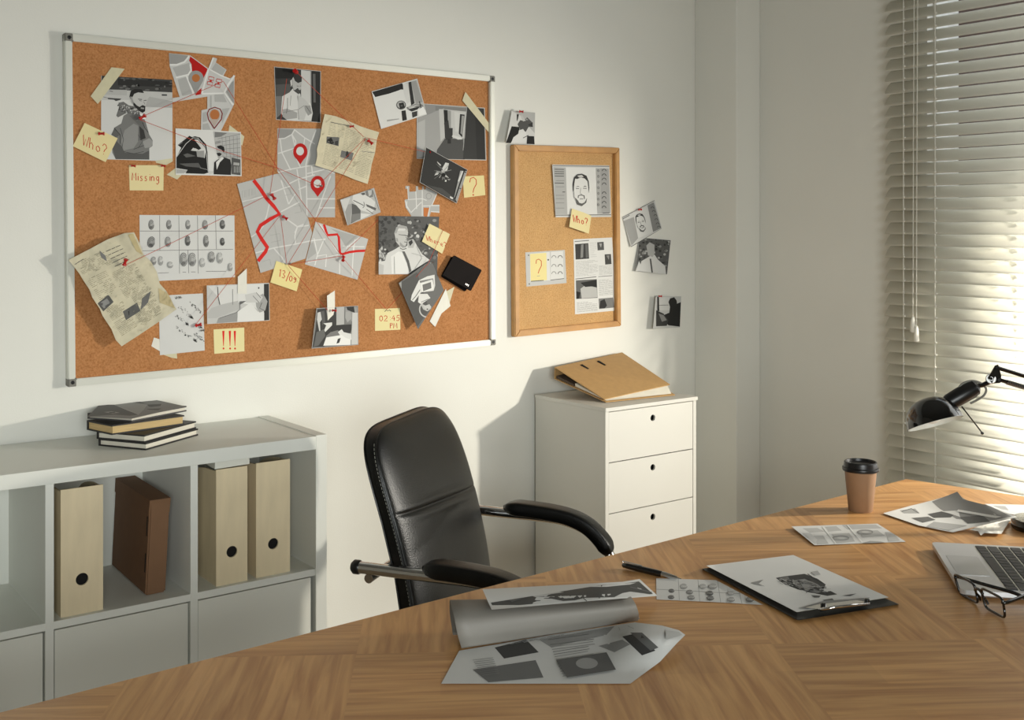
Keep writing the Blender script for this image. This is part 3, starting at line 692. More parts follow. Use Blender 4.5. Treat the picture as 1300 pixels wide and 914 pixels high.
# 6 tall map with two red location drops
P = Pic([(85,55),(600,60),(600,850),(360,850),(85,440)], 176, (340,155), 7.03)
P.p(146, 88,60,235,66,215,110,150,140,92,145)
for q in [(88,150,150,145,215,110,240,66),(235,66,330,140,420,195),(430,70,380,200,340,380),(125,270,245,230,215,110),(245,230,250,170,215,110),(110,150,125,270,205,430),(245,230,225,260,290,400),(88,450,205,420,420,380,600,460),(340,380,345,560,350,850),(260,420,275,520,300,700),(390,385,400,480),(88,600,270,510,420,470),(350,685,600,685),(560,480,500,640,430,850),(460,765,600,765),(275,600,350,570),(350,460,600,400),(88,280,130,270),(330,140,320,210)]: P.l(208, 1.5, *q)
for cx, cy in ((290, 265), (445, 555)):
    P.e(RD, cx, cy, 64, 76).p(RD, cx-58, cy+30, cx+58, cy+30, cx, cy+112).e(204, cx-2, cy-6, 34, 38)
sheet('map_sheet', 'grey street map with two red location drops in the middle of the large board', 'map', P, PW, BO, group='street maps')
# 7 map with thick red route
P = Pic([(38,148),(358,66),(590,350),(635,535),(585,745),(225,860)], 182, (295,210), 6.30, clip=[(38,148),(358,66),(420,60),(520,200),(600,380),(635,535),(585,745),(225,860)])
P = Pic([(38,148),(358,66),(395,70),(480,190),(605,420),(638,540),(585,745),(225,860)], 182, (295,210), 6.30)
for k in range(4): P.l(160, .5, 80+k*28,262-k*7,80+k*28,205-k*7,98+k*28,200-k*7,98+k*28,255-k*7)
for q in [(80,290,240,250,390,190,480,160),(300,290,275,400,262,440),(390,120,450,310),(390,370,540,290),(380,390,520,490),(520,490,500,560,505,630),(520,490,610,480),(500,540,520,490,570,470),(185,700,330,660,500,630,640,600),(330,660,400,740,420,780),(140,580,200,540),(200,540,250,480),(450,310,520,200)]: P.l(210, 1.6, *q)
for q in [(300,560,380,545,385,600,310,615),(490,330,540,320,555,370,500,380),(410,190,460,180,470,230,420,240),(240,770,300,750,310,800)]: P.l(160, .5, *q)
P.l((206,40,34), 4.6, 170,118,225,190,270,260,330,325,378,388,300,430,225,480,200,530,235,590,280,655,265,690,205,765)
P.e((206,40,34), 372,388,14,14)
sheet('map_sheet', 'street map with a thick red zigzag route, left of centre on the large board', 'map', P, PW, BO+.0016, group='street maps')
# 8 small map with thin red route
P = Pic([(210,115),(888,340),(750,865),(72,665)], 190, (380,270), 10.16)
for q in [(80,400,160,360,340,340),(190,330,235,540,200,680),(320,340,235,540),(235,560,350,540,340,700),(270,150,500,520),(700,420,680,820),(520,620,520,790),(560,430,840,440),(720,310,700,520),(110,640,500,540),(560,590,760,820),(800,300,600,460)]: P.l(222, 1.2, *q)
P.p(168, 400,200,760,310,600,440,540,340,500,270).p(170,100,420,180,380,220,520,110,600)
P.l((206,36,32), 3.0, 318,150,345,240,370,290,490,280,510,320,515,420,525,520,560,535,640,510,740,495,855,490)
sheet('map_sheet', 'small tilted map with a thin red route, right of the thick-route map', 'map', P, PW, BO+.0008, group='street maps')
# 5 clipping
def npnoise(amp, sx, sy, seed):
    rnd = random.Random(seed); ph = [(rnd.uniform(-1, 1)*sx, rnd.uniform(-1, 1)*sy, rnd.uniform(0, 6.3)) for _ in range(7)]
    return lambda x, y: amp*sum(abs(math.sin(x*a+y*b_+c_)) for a, b_, c_ in ph)/7
P = Pic([(165,45),(300,72),(440,125),(600,195),(720,235),(832,268),(805,350),(780,520),(740,660),(720,780),(690,900),(540,850),(400,790),(270,745),(50,672),(75,560),(70,470),(110,330),(130,200)], (212,204,176), (395,140), 9.62, clip=[(165,45),(832,268),(690,900),(50,672)])
P.qd = P.c([165,45,832,268,690,900,50,672])
P.p(205,(200)) if False else None
P.tb([(150,146,128),(165,160,142)], .5, 9, .12,.10,.40,.36,1).tb([(155,150,132)], .5, 26, .42,.12,.70,.9,2).tb([(150,146,128)], .5, 14, .12,.52,.40,.93,3).tb([(150,146,128)], .5, 24, .73,.16,.97,.92,4)
P.p(110, 190,320,345,330,335,440,185,400).p(50, 195,360,245,330,280,400,250,415,195,390).p(70,290,380,330,370,325,430,290,420).p(120, 370,490,520,520,495,615,355,570).p(66, 430,500,450,500,465,560,440,580,420,550).l(90,.8, 240,145,460,190).l(120,.6, 620,500,790,520)
n5 = npnoise(.004, .12, .12, 2); d5 = lambda x, y: n5(x, y)+max(0, (430-x)/30)**1.5*.010
sheet('newspaper_clipping', 'yellowed newspaper clipping right of the two-drop map, upper middle of the large board', 'clipping', P, PW, BO+.003, d5, [((1,0),5),((0,1),5)], m='news')
# 9 car-lock photo
P = Pic([(78,298),(738,112),(878,632),(215,842)], 214, (465,90), 11.42)
P.p(38, 85,305,520,178,560,270,500,270,450,290,330,330,130,380).p(178, 560,180,740,120,860,560,780,560,640,400,600,190).p(48, 612,165,650,155,700,470,650,500,625,300).p(150, 650,155,720,140,820,450,720,480)
P.p(205, 530,190,600,175,640,440,590,480,540,300).e(96, 505,495,72,66).e(170, 505,492,58,50).p(44, 470,470,540,455,560,530,490,555).e(90,512,505,15,12)
P.p(42, 510,580,570,570,590,710,525,725).p(120, 580,530,700,480,800,480,830,510,760,530,680,520,600,560).p(180, 600,520,720,490,790,490,720,510,620,545).p(48, 600,560,700,530,780,520,740,560,660,590).l(60,1.2, 770,440,800,570).p(60, 660,600,740,580,740,650,670,680).p(160,300,735,480,700,470,690,300,710).p(230,750,560,830,520,870,620,770,650)
P.border(216, .8)
sheet('photograph', 'tilted photo of a hand at a car door lock, large board upper right', 'photograph', P, PW, BO+.0022, m='photo', group='photographs on the large board')
# 10 corridor
P = Pic([(85,192),(872,246),(890,856),(82,836)], 150, (520,110), 9.14)
P.p(140, 95,200,300,215,300,280,200,340,95,340).p(126, 300,220,665,250,650,290,400,265,300,280).p(158, 95,360,200,330,400,250,410,600,310,740,95,830).p(176,95,420,180,380,180,800,95,828).p(186, 340,260,395,262,405,590,360,640)
P.p(76, 410,600,620,610,640,850,300,840,320,730).p(54, 668,240,862,255,880,845,620,840,640,560).p(44,760,300,862,310,875,840,780,840).p(190, 395,262,660,290,640,600,400,590).p(38, 395,268,440,272,450,560,410,600).p(150,440,275,480,280,480,520,450,560).p(200, 520,290,640,310,580,320,565,525,530,520).p(40, 585,318,640,325,610,590,570,545).p(150,605,335,635,340,610,560,590,540).p(52, 400,420,450,390,460,480,500,480,500,600,420,620).p(206, 500,560,600,590,612,612,560,614,490,580).l(160,.7, 664,250,620,740).p(44, 440,600,480,610,480,660,440,660)
P.border(214, .9)
o = sheet('photograph', 'photo of a dark corridor with open doors, top right corner of the large board', 'photograph', P, PW, BO+.001, m='photo', group='photographs on the large board')
tape(o, P.c([648,60,952,465,930,545,612,160]), BO+.0030, lab='strip of pale masking tape across the upper right corner')
# 14 map piece
P = Pic([(135,512),(180,512),(180,580),(255,575),(255,515),(280,515),(285,560),(328,555),(330,518),(345,518),(352,560),(372,545),(372,520),(505,595),(440,730),(530,730),(530,825),(430,815),(400,915),(205,915),(200,855),(135,760),(130,670),(165,665),(160,545),(135,545)], 176, (500,180), 9.14, clip=[])
for q in [(160,520,168,670,330,660),(130,680,150,760,200,820,320,700),(330,560,330,860),(150,690,150,740,190,810),(340,745,440,740,500,600),(255,575,265,780),(330,660,380,680),(440,740,530,740),(430,810,530,815),(340,745,420,745,395,870)]: P.l(214, 1.1, *q)
P.r(150,.8, 405,630,30,34)
P.p((190,116,64), 345,765,410,765,385,880,345,860)
sheet('map_cutout', 'small ragged map cut-out above the photo of the man on the phone', 'map', P, PW, BO)
# 11 broken glass
P = Pic([(372,60),(855,325),(730,715),(300,470)], 48, (500,180), 9.14)
for q in [(205, 560,310,600,240,640,250,620,330,590,350,545,370),(190, 500,225,550,270,540,280,510,250),(200, 470,390,500,345,540,340,510,380),(212, 600,440,612,445,608,465,590,460),(140, 620,430,660,430,640,450),(90,480,250,560,300,570,340),(180,560,380,580,340,600,380,640,420,580,400)]: P.p(*q)
rnd = random.Random(7)
for k in range(22): P.l(rnd.choice([110, 150, 190]), .5, 570, 350, 570+rnd.uniform(-110, 110), 350+rnd.uniform(-110, 110))
P.e(24, 575,385,26,24).p(150, 770,335,850,340,730,700,700,640).p(200,790,340,815,340,760,460,740,460).l(28, 1.7, 822,320,700,690).l(28,1, 760,540,800,545).l(28,1, 810,350,855,355).p(70, 380,500,560,540,700,650,720,700).p(205,655,630,690,650,680,668,650,650)
P.border(196, .7)
d11 = tilt(598, 215, 540, 210, .022)
sheet('photograph', 'dark photo of shattered glass curling away from the large board below the corridor photo', 'photograph', P, PW, BO+.0035, d11, [((1,0.4),7)], m='photo', group='photographs on the large board')
P = Pic([(798,402),(1045,390),(1062,618),(815,650)], (220,206,150), (500,180), 9.14)
P.l(R_, 1.0, 880,470,890,425,925,412,955,440,958,490,930,540,918,590).e(R_, 921,616,9,9)
sheet('sticky_note', "yellow note with a red question mark at the right edge of the large board", 'note', P, PW, BO+.0006, tilt(600,235,590,222,.004), [((1,0),8)], group='yellow notes')
# 13 handcuffed hands
P = Pic([(102,360),(760,128),(890,600),(245,858)], 176, (425,230), 15.23)
P.p(196, 110,365,300,320,250,460,200,590).p(150, 200,590,260,450,340,430,320,560,300,840,250,850).p(88, 330,430,470,490,500,560,495,720,310,820,330,640).p(120, 340,640,490,620,495,730,320,800).p(206, 350,260,600,230,700,330,780,400,760,560,700,620,500,560,340,380).p(120, 590,200,680,150,740,170,740,300,680,320,600,270).p(180,640,180,720,170,710,260,660,300)
P.p(92, 600,440,800,520,790,570,620,490).l(90,1, 360,370,560,470).l(100,.8, 560,400,580,470,540,520).l(70,.7, 610,540,740,630).p(210,500,620,700,640,500,740).p(80,500,240,580,220,590,260,540,270).l(120,.6,740,190,860,560)
sheet('photograph', 'small tilted photo of a man seated with hands clasped, right of the tall map', 'photograph', P, PW, BO+.0006, tilt(485,250,432,262,.007), [((1,0),8)], m='photo', group='photographs on the large board')
# 15 man on phone
P = Pic([(98,128),(800,138),(765,800),(98,805)], 84, (470,260), 9.14)
P = Pic([(98,128),(800,138),(775,805),(98,808)], 84, (470,260), 9.14)
rnd = random.Random(9)
for k in range(150):
    x, y = rnd.uniform(100, 790), rnd.uniform(135, 620); bright = x > 330; P.hold = k % 25 != 0
    P.e(rnd.choice([60, 72, 96, 110, 140, 170, 196] if bright else [50, 58, 70, 78]), x, y, rnd.uniform(10, 30), rnd.uniform(8, 24), rnd.uniform(0, 180), n=9)
for k in range(24):
    P.hold = k % 12 != 0; P.e(rnd.choice([190, 170, 210]), rnd.uniform(105, 215), rnd.uniform(500, 660), rnd.uniform(8, 16), rnd.uniform(8, 26), n=9)
P.hold = False
P.p(206, 98,660,170,650,200,560,280,520,345,480,400,500,430,470,430,420,500,395,540,470,600,570,690,640,480,770,440,805,98,808).p(186, 98,680,160,700,150,806,98,806).p(222, 240,600,330,540,400,560,450,700,440,800,250,800)
P.p(188, 280,330,300,260,350,235,420,250,440,320,430,380,425,440,400,500,350,490,300,430).p(206, 300,270,350,235,425,255,400,300,310,300).p(150, 300,380,320,390,325,430,305,420).p(176, 430,420,500,395,520,440,500,500,440,500).p(50, 445,430,485,405,495,440,460,480).l(60,.9, 395,352,435,362).l(70,.7, 330,345,395,352).p(150,345,430,385,470,420,480,380,500,345,470).p(160,300,262,350,232,425,252,440,300,400,275,330,272,305,330,288,330).l(96,.8,415,375,432,400,412,408).l(80,.8,395,430,430,436).l(80,.9,345,500,380,520,420,505)
P.p(92, 372,540,400,540,450,650,478,765,455,790,430,680).l(150,.5, 540,480,600,620,520,740).l(150,.5, 280,600,285,800).l(160,.5, 480,560,620,600).l(120,.5,130,560,160,640)
sheet('photograph', 'photo of a man in a tie on the phone, right part of the large board', 'photograph', P, PW, BO+.001, tilt(560,310,478,310,.006), [((1,0),10)], m='photo', group='photographs on the large board')
P = Pic([(688,218),(925,340),(835,568),(600,425)], (224,212,162), (470,260), 9.14)
P.t(R_, .8, 'Where?', 648, 352, 36, 13.5, 8, 62)
sheet('sticky_note', "yellow note reading 'Where?' on the corner of the man-on-phone photo", 'note', P, PW, BO+.0052, tilt(560,310,545,290,.003), [((1,0),8)], group='yellow notes')
# 17 CCTV photo
P = Pic([(412,165),(448,178),(560,445),(310,822),(122,375)], 104, (490,310), 7.615)
P.p(84, 130,380,300,270,420,640,300,800).p(150,125,380,150,360,150,430).p(214, 318,350,400,310,470,295,475,400,460,450,340,465,270,560,240,540,250,490).p(120, 325,355,455,330,470,420,450,340,330,375).p(228, 340,380,445,360,455,430,350,460).p(110, 352,392,435,365,440,425,360,455).p(214, 320,480,400,480,430,520,340,580,310,560).l(70,.8, 330,440,290,500,255,540).l(60,.6, 340,560,410,530).p(180, 330,570,400,600,440,620,400,650,360,630).r(186,1.6, 400,630,75,75,0,16,.2,.65).p(190,360,600,420,580,440,610,390,640).e(70,400,628,8,6)
d17 = tilt(556, 350, 508, 375, .024)
o = sheet('photograph', 'grey photo of a surveillance camera tilting off the board beside the black wallet', 'photograph', P, PW, BO+.004, d17, [((1,-.3),7)], m='photo', group='photographs on the large board')
tape(o, [(545.5, 408), (566, 366.5), (572, 388.5), (560.5, 398), (552.5, 415)], BO+.002, m='tapew', lab='torn strip of white tape at its lower right edge')
tape(o, [(563, 372), (577, 364), (571, 384), (566, 380)], BO+.0012)
# 18 wallet
e = empty('wallet', PW(586, 372, BO), label='black leather wallet pinned to the large board beside the surveillance camera photo', cat='wallet')
def slabpx(bm, pts, h0, h1, surf=PW, bev=.002):
    n = len(pts); a = [bm.verts.new(Vector(surf(x, y, h0))) for x, y in pts]; c_ = [bm.verts.new(Vector(surf(x, y, h1))) for x, y in pts]
    fs = [bm.faces.new(a), bm.faces.new(c_[::-1])]+[bm.faces.new([a[i], a[(i+1)%n], c_[(i+1)%n], c_[i]]) for i in range(n)]
    bmesh.ops.recalc_face_normals(bm, faces=fs)
    if bev: bmesh.ops.bevel(bm, geom=list({e_ for f in fs for e_ in f.edges}), offset=bev, segments=3, affect='EDGES')
wl = Pic([0,0,1,0,1,1], 0, (490,310), 7.615)
b = BM(); slabpx(b, wl.c([655,105,928,250,820,455,540,300]), BO+.011, BO+.020); obj('front_flap', b, M['leatherbuckle'], e, smooth=True, angle=50)
b = BM(); slabpx(b, wl.c([632,118,915,262,765,458,530,312]), BO+.001, BO+.009); obj('back_flap', b, M['leatherbuckle'], e, smooth=True, angle=50)
b = BM()
for cx, cy in ((775, 385), (787, 392), (799, 400)): slabpx(b, wl.c([cx-3,cy-8,cx+0,cy-7,cx-3,cy+8,cx-6,cy+7]), BO+.020, BO+.0203, bev=0)
obj('stamped_mark', b, M['metal'], e, label='small silver mark')
# 19 02:45 PM
P = Pic([(943,262),(1200,252),(1205,475),(943,488)], (226,214,160), (360,360), 8.125)
P.t(R_, .9, '02:45', 985, 332, 42, -1, 0, 56, 1.15).t(R_, .9, 'PM', 1095, 408, 36, 0, 0, 52).l(60,.8, 1042,290,1060,272,1075,282,1090,272,1108,285)
sheet('sticky_note', "yellow note reading '02:45 PM' left of the surveillance camera photo", 'note', P, PW, BO, group='yellow notes')
# 20 meeting photo
P = Pic([(340,255),(768,228),(772,632),(290,670)], 120, (360,360), 8.125)
P.p(60, 350,265,560,245,555,440,440,540,420,650,300,655,330,470).p(196, 350,300,385,290,395,370,375,400,380,500,370,500,345,370).p(88, 380,290,420,280,430,400,400,430,395,370).p(150, 440,270,540,260,500,330,460,380).p(176, 545,245,625,240,625,420,545,430).p(130,625,250,700,300,700,400,640,410).p(54, 500,430,700,420,700,510,600,510,560,480,490,500).p(150, 640,250,760,240,765,630,690,632,690,520,720,400,640,340).p(196, 710,300,765,300,768,625,700,630).p(48, 650,240,725,236,735,300,700,290,655,270).p(160,640,290,690,290,700,360,660,400,635,350)
P.p(214, 410,410,500,400,500,430,430,500,420,480,440,430).p(214, 560,500,600,470,620,500,700,520,700,580,600,560).p(228, 440,555,600,530,640,560,690,575,690,632,410,640).p(60, 560,570,590,560,575,610,545,620).p(100,340,500,420,470,430,540,360,640,310,650)
P.border(190,.6)
d20 = tilt(455, 410, 398, 412, .026)
o = sheet('photograph', 'photo of two people across a table, curling off the board with a long shadow', 'photograph', P, PW, BO+.001, d20, [((1,0.1),6)], m='photo', group='photographs on the large board')
tape(o, P.c([448,125,528,72,530,235,515,320,455,380]), BO+.0018, m='tapew', disp=d20, lab='strip of white tape holding its top edge')
# 21 13/09
P = Pic([(708,8),(940,85),(890,280),(655,200)], (228,214,150), (250,330), 7.03)
P.t(R_, 1.0, '13', 730, 78, 34, 12, -8, 66, .95).l(R_, 1.0, 830,105,795,190).t(R_, 1.0, '09', 825, 138, 32, 10, -6, 48)
sheet('sticky_note', "yellow note reading '13/09' below the thick-route map", 'note', P, PW, BO+.003, group='yellow notes')
# 22 hands photo
P = Pic([(88,228),(645,205),(650,540),(92,572)], 190, (250,330), 7.03)
P.p(208, 100,235,370,225,380,360,300,400,200,400,190,330).p(178, 95,470,130,430,210,400,380,360,400,430,300,470,170,520,100,520).p(214, 350,225,600,212,600,480,480,400,370,380).p(54, 598,215,642,212,645,535,598,540).p(150, 190,520,360,465,365,550,175,565).p(218, 365,460,480,380,540,460,600,470,600,540,360,552).p(160, 520,340,590,300,630,370,610,450,560,470,530,420).p(196, 430,310,520,290,590,330,560,380,440,380).l(80,1, 185,240,190,330,205,400).l(110,.7, 380,380,385,440,350,470,200,520).l(90,.6, 530,290,570,340).l(90,.6, 500,320,555,380).l(80,.7, 580,380,560,430,600,450).l(130,.5,320,260,320,400).p(100, 380,370,440,365,420,380,385,400).e(60,552,250,6,8)
P.border(206,.7)
o = sheet('photograph', 'photo of a person in a pale jacket holding a phone, below the fingerprint sheet', 'photograph', P, PW, BO+.0005, tilt(330,385,262,388,.006), [((1,0),10)], m='photo', group='photographs on the large board')
tape(o, P.c([445,75,445,300,365,300,365,150]), BO+.0040, m='tapew', lab='strip of white tape over its top edge')
# 23 !!!
P = Pic([(148,620),(422,603),(424,815),(155,838)], (226,216,162), (250,330), 7.03)
for x in (236, 294, 338): P.p((214,34,36), x-10,634,x+10,632,x+4,768,x-1,770).e((214,34,36), x+2,790,8,9)
sheet('sticky_note', "yellow note with three red exclamation marks near the lower left of the large board", 'note', P, PW, BO, group='yellow notes')
# 24 handprint
P = Pic([(150,95),(665,68),(685,730),(165,785)], 206, (185,365), 9.14)
rnd = random.Random(4)
for x0, y0, x1, y1, w_ in [(520,180,640,290,24),(395,220,530,350,26),(350,320,490,430,26),(350,460,580,610,24),(560,530,660,605,26),(520,340,540,350,18),(600,440,660,480,22),(345,120,420,110,14),(560,600,590,620,18)]:
    for k in range(26):
        P.hold = k % 9 != 0; t = rnd.random(); P.e(rnd.choice([90, 120, 150, 165, 176]), x0+(x1-x0)*t+rnd.uniform(-w_, w_)*.7, y0+(y1-y0)*t+rnd.uniform(-w_, w_)*.7, rnd.uniform(4, 13), rnd.uniform(3, 8), 40, n=8)
P.hold = False
for x, y, r_ in [(530,345,16),(480,425,18),(460,552,12),(572,612,15),(632,292,9),(655,605,8)]: P.e(58, x, y, r_, r_*.8, n=10)
o = sheet('handprint_sheet', 'white sheet with grey smudged handprint low at the left of the large board', 'sheet', P, PW, BO+.0004)
tape(o, P.c([95,580,160,600,165,740,65,680]), BO+.0002, m='tapew'); tape(o, P.c([180,770,360,755,365,825,300,815]), BO+.0002)
# 25 fingerprints
P = Pic([(105,112),(1155,118),(1160,800),(110,852)], 208, (165,260), 8.707)
for q in [(110,290,1140,290),(110,508,1140,492),(328,118,330,508),(540,118,548,760),(746,118,755,760),(945,118,955,490),(640,500,650,755),(310,755,430,750),(580,745,620,745),(675,742,725,742),(840,735,1060,735)]: P.l(110, .6, *q)
def fpr(P, x, y, rx, ry, c0, rot=0):
    P.e(min(c0+70, 200), x, y, rx, ry, rot, n=14)
    for k in range(3): P.r(c0+k*14, .7, x, y+k*2, rx*(.98-.28*k), ry*(.98-.27*k), rot, 12, .02*k, .9)
    P.e(c0+10, x-rx*.1, y+ry*.55, rx*.6, ry*.3, rot, n=10)
for a in [(235,220,30,55,96),(430,220,28,52,100),(640,220,26,52,110),(830,222,30,50,100),(1022,218,28,50,66),(235,412,40,62,80,12),(420,410,32,55,104),(638,398,28,56,70),(842,402,28,66,92),(1022,408,24,42,60),(262,620,28,45,116),(340,620,25,50,140),(445,665,30,34,140),(595,605,38,76,100),(690,605,40,74,104),(800,640,28,50,150),(903,578,36,60,104),(995,588,30,60,140),(1110,690,22,44,140)]: fpr(P, *a)
sheet('fingerprint_sheet', 'white sheet with rows of fingerprints in a grid on the large board', 'sheet', P, PW, BO)
# 26 old newspaper page
P = Pic([(38,268),(180,195),(300,130),(420,85),(485,80),(520,150),(552,235),(600,280),(640,350),(660,430),(705,480),(745,560),(775,605),(640,700),(520,780),(400,858),(360,815),(330,740),(270,650),(250,600),(200,525),(180,470),(140,410),(110,360)], (204,197,172), (80,280), 5.373, clip=[(38,268),(485,80),(775,605),(400,858)])
P.qd = P.c([38,268,485,80,775,605,400,858])
ic = [(118,114,96),(138,132,112),(150,144,124)]
P.tb(ic, .55, 12, .06,.05,.52,.22,1).tb(ic, .55, 14, .08,.25,.38,.50,2).tb(ic, .55, 20, .42,.30,.80,.62,3).tb(ic, .55, 10, .08,.60,.36,.74,4).tb(ic, .55, 14, .42,.76,.80,.94,5).tb(ic, .5, 10, .08,.76,.36,.92,6).tb(ic,.55,9,.5,.62,.82,.74,8)
P.p(92, 235,565,310,505,345,555,275,620).p(140, 250,565,300,530,320,560,280,600).p(96, 408,620,505,560,528,615,430,680).p(40, 440,605,455,600,480,640,462,635,450,650).p(120, 250,205,290,240,300,280,260,250).p(108, 540,530,600,480,580,560,530,610).l(90,.7, 80,300,140,262).p((190,176,136), 440,90,480,90,545,235,500,210).p((192,178,140),650,460,720,500,765,600,660,560)
P.tb([70, 90], .7, 5, .52,.05,.75,.28,9)
n26 = npnoise(.017, .14, .14, 12); m26 = npnoise(.006, .34, .34, 5); t26 = tilt(200, 330, 105, 400, .020)
d26 = lambda x, y: n26(x, y)+m26(x, y)+t26(x, y)
sheet('newspaper_clipping', 'crumpled old newspaper page hanging over the left edge of the large board', 'newspaper', P, PW, BO+.002, d26, [((1,0),4),((0,1),4)], m='news')

P = Pic([(150,282),(262,170),(400,172),(500,160),(770,125),(1050,186),(558,300)], 128, (90,490), 7.222, clip=[])
P.p(84, 152,281,262,171,400,173,520,225,620,262,540,272,400,262).p(150, 410,173,560,150,700,172,670,215,625,258,520,225).p(70, 700,170,830,165,820,182,740,192,715,190).p(80, 690,210,830,205,800,222,720,218).p(150,300,238,380,232,450,245,380,252).p(60,345,240,400,236,410,244,360,248).l(170,.5,400,173,620,262).p(70,560,150,620,140,680,160,640,158)
sheet('printed_cover', 'grey printed cover sheet with dark envelope shapes lying on the top book', 'sheet', P, lambda x, y, h: PZ(x, y, zb+0.0655+h), .0003, m='photo')
# ---- small board
SO = 0.0103
def face(P, cx, cy, s, ang=0):
    a = math.radians(ang)
    def T(*f):
        r_ = []
        for i in range(0, len(f), 2):
            x, y = f[i]*s, f[i+1]*s; r_ += [cx+x*math.cos(a)-y*math.sin(a), cy+x*math.sin(a)+y*math.cos(a)]
        return r_
    P.p(212, *T(-78,-70,-60,-140,0,-165,60,-140,78,-70,80,20,60,110,10,165,-40,150,-70,90)).p(58, *T(-85,30,-88,-60,-75,-130,-40,-165,10,-172,60,-150,84,-90,90,-20,86,40,78,-30,70,-90,40,-120,0,-130,-40,-115,-62,-118,-72,-60,-78,0)).p(190, *T(-40,-150,10,-160,30,-135,-20,-130))
    P.p(84, *T(-60,-28,-30,-40,-12,-28,-30,-32)).p(84, *T(20,-30,45,-42,66,-28,45,-32)).l(60,.7,*T(-55,-12,-20,-12)).l(60,.7,*T(22,-14,62,-12)).l(120,.5,*T(-2,-20,-8,40,10,48)).l(70,1.1,*T(-30,90,-28,66,0,56,34,66,38,100)).l(60,.7,*T(-12,100,24,98)).p(96, *T(-66,80,-30,120,-20,140,10,150,40,138,60,100,66,90,58,140,10,178,-40,160)).l(110,.5,*T(-80,30,-70,90))
P = Pic([(92,115),(694,125),(715,668),(128,672)], 198, (690,195), 8.31)
P.l(90, .8, 100,128,694,135).l(90,.9, 125,650,712,645).p(170, 105,140,235,150,250,640,128,640).p(214, 235,145,550,150,565,640,255,640).p(168, 550,155,600,155,612,635,570,635).p(158, 600,155,688,160,705,625,612,635)
for y in (165, 190, 212, 236, 310): P.l(76, .9, 118,y,216,y+2)
for y in (285, 350, 440, 475, 520, 575): P.l(130, .6, 130,y,220,y)
P.l(50,.8, 200,405,228,405).l(70,.9, 625,628,695,626)
for y in (185,235,280,330,425,475,525,575): P.r(90, .9, 640,y,20,22,0,10,.5,1)
for y in (180,240,300,360,420,480,540): P.r(120,.5, 580,y,8,12)
face(P, 395, 380, .98)
sheet('composite_sketch', 'composite face sketch printed in a software window, pinned on the small board', 'sketch', P, PW, SO, tilt(760,240,703,240,.005), [((1,0),12)])
P = Pic([(300,578),(420,620),(505,655),(478,845),(270,772)], (224,210,158), (690,195), 8.31)
P.t(R_, 1.0, 'Who?', 312, 645, 36, 9, 3, 74)
sheet('sticky_note', "yellow note reading 'Who?' below the face sketch on the small board", 'note', P, PW, SO+.008, tilt(738,265,728,288,.005), [((0,1),6)], group='yellow notes')
P = Pic([(143,198),(470,178),(485,452),(152,482)], 190, (645,290), 6.527)
P.p(214, 182,210,345,195,350,430,185,440).p((226,212,150), 182,212,318,202,322,428,188,438).l(R_, .9, 232,292,235,262,255,254,275,270,276,310,258,345,250,372).l(150,.5,240,395,265,393).p(212, 355,195,455,188,462,418,352,428).l(90,.8, 352,428,465,415).l(80,.9, 190,438,295,430)
for x in (380, 432):
    for y in (245, 318, 378): P.r(96 if x > 400 else 140, .9, x,y,18,20,0,10,.5,1)
P.e(80, 333,260,7,7).e(110,170,222,6,6).e(110,176,460,6,6)
sheet('card', 'grey card with a yellow question-mark panel on the small board', 'card', P, PW, SO)
P = Pic([(542,90),(862,75),(898,680),(555,712)], 214, (645,290), 6.527)
P.p(60, 555,130,665,122,672,250,560,258).p(130, 605,135,625,130,622,240,600,245).p(96,640,130,660,130,668,240,645,245).p(84, 738,115,792,110,796,178,742,182).p(160,755,125,778,125,770,160).p(70, 800,215,852,212,858,295,805,300).p(130,815,225,840,222,835,260)
P.p(96, 562,430,735,420,742,575,565,585).p(180, 600,500,640,470,735,490,740,570,610,580).p(40, 600,450,735,425,735,490,700,480,640,485).p(36,565,520,600,530,590,580,566,584).p(120, 750,582,870,572,880,655,755,668).p(48, 765,600,800,585,820,640,800,662,755,662)
P.lu(90,.9,.03,.03,.40,.025).lu(100,.9,.03,.53,.55,.52).lu(100,.7,.6,.52,.95,.52)
P.tb([168,176], .45, 15, .05,.29,.60,.50,1).tb([170,178], .45, 10, .62,.37,.95,.5,2).tb([150,165], .45, 13, .60,.56,.94,.78,3).tb([150,165], .5, 8, .05,.84,.55,.98,4).tb([170],.45,8,.42,.05,.58,.26,5)
sheet('newspaper_page', 'printed news page with five grey pictures on the right half of the small board', 'newspaper', P, PW, SO, m='print')
# ---- photos on the bare wall
P = Pic([(48,172),(245,68),(290,240),(102,355)], 206, (780,240), 4.81)
P.p(140, 202,100,240,80,286,238,236,262).p(160,55,195,120,170,145,300,105,345).p(214, 115,150,200,105,236,262,145,300)
P.l(60,.8, 52,182,92,160).l(70,.7, 102,352,288,242).l(90,.6,50,174,245,70)
for k, (x, y) in enumerate([(232,118),(240,140),(250,165),(256,190),(264,215),(272,235)]): P.r(80,.7, x,y,9,9,0,8,.5,1)
face(P, 162, 205, .33, -12)
sheet('composite_sketch', 'composite face sketch stuck to the bare wall right of the small board', 'sketch', P, PW, .0015, tilt(815,285,800,310,.006), [((0,1),6)])
P = Pic([(152,295),(345,312),(322,522),(128,500)], 90, (780,240), 4.81)
rnd = random.Random(19)
for k in range(90):
    P.hold = k % 20 != 0; P.e(rnd.choice([50, 70, 100, 140, 175, 60]), rnd.uniform(150, 345), rnd.uniform(295, 480), rnd.uniform(4, 10), rnd.uniform(4, 9), n=8)
P.hold = False
P.p(208, 150,500,165,440,200,420,215,410,245,400,265,430,310,470,315,520).p(176, 195,345,215,325,245,340,245,390,235,415,205,405).p(80, 215,425,224,425,236,512,226,510).p(206,130,500,150,440,165,470,160,500).border(200,.6)
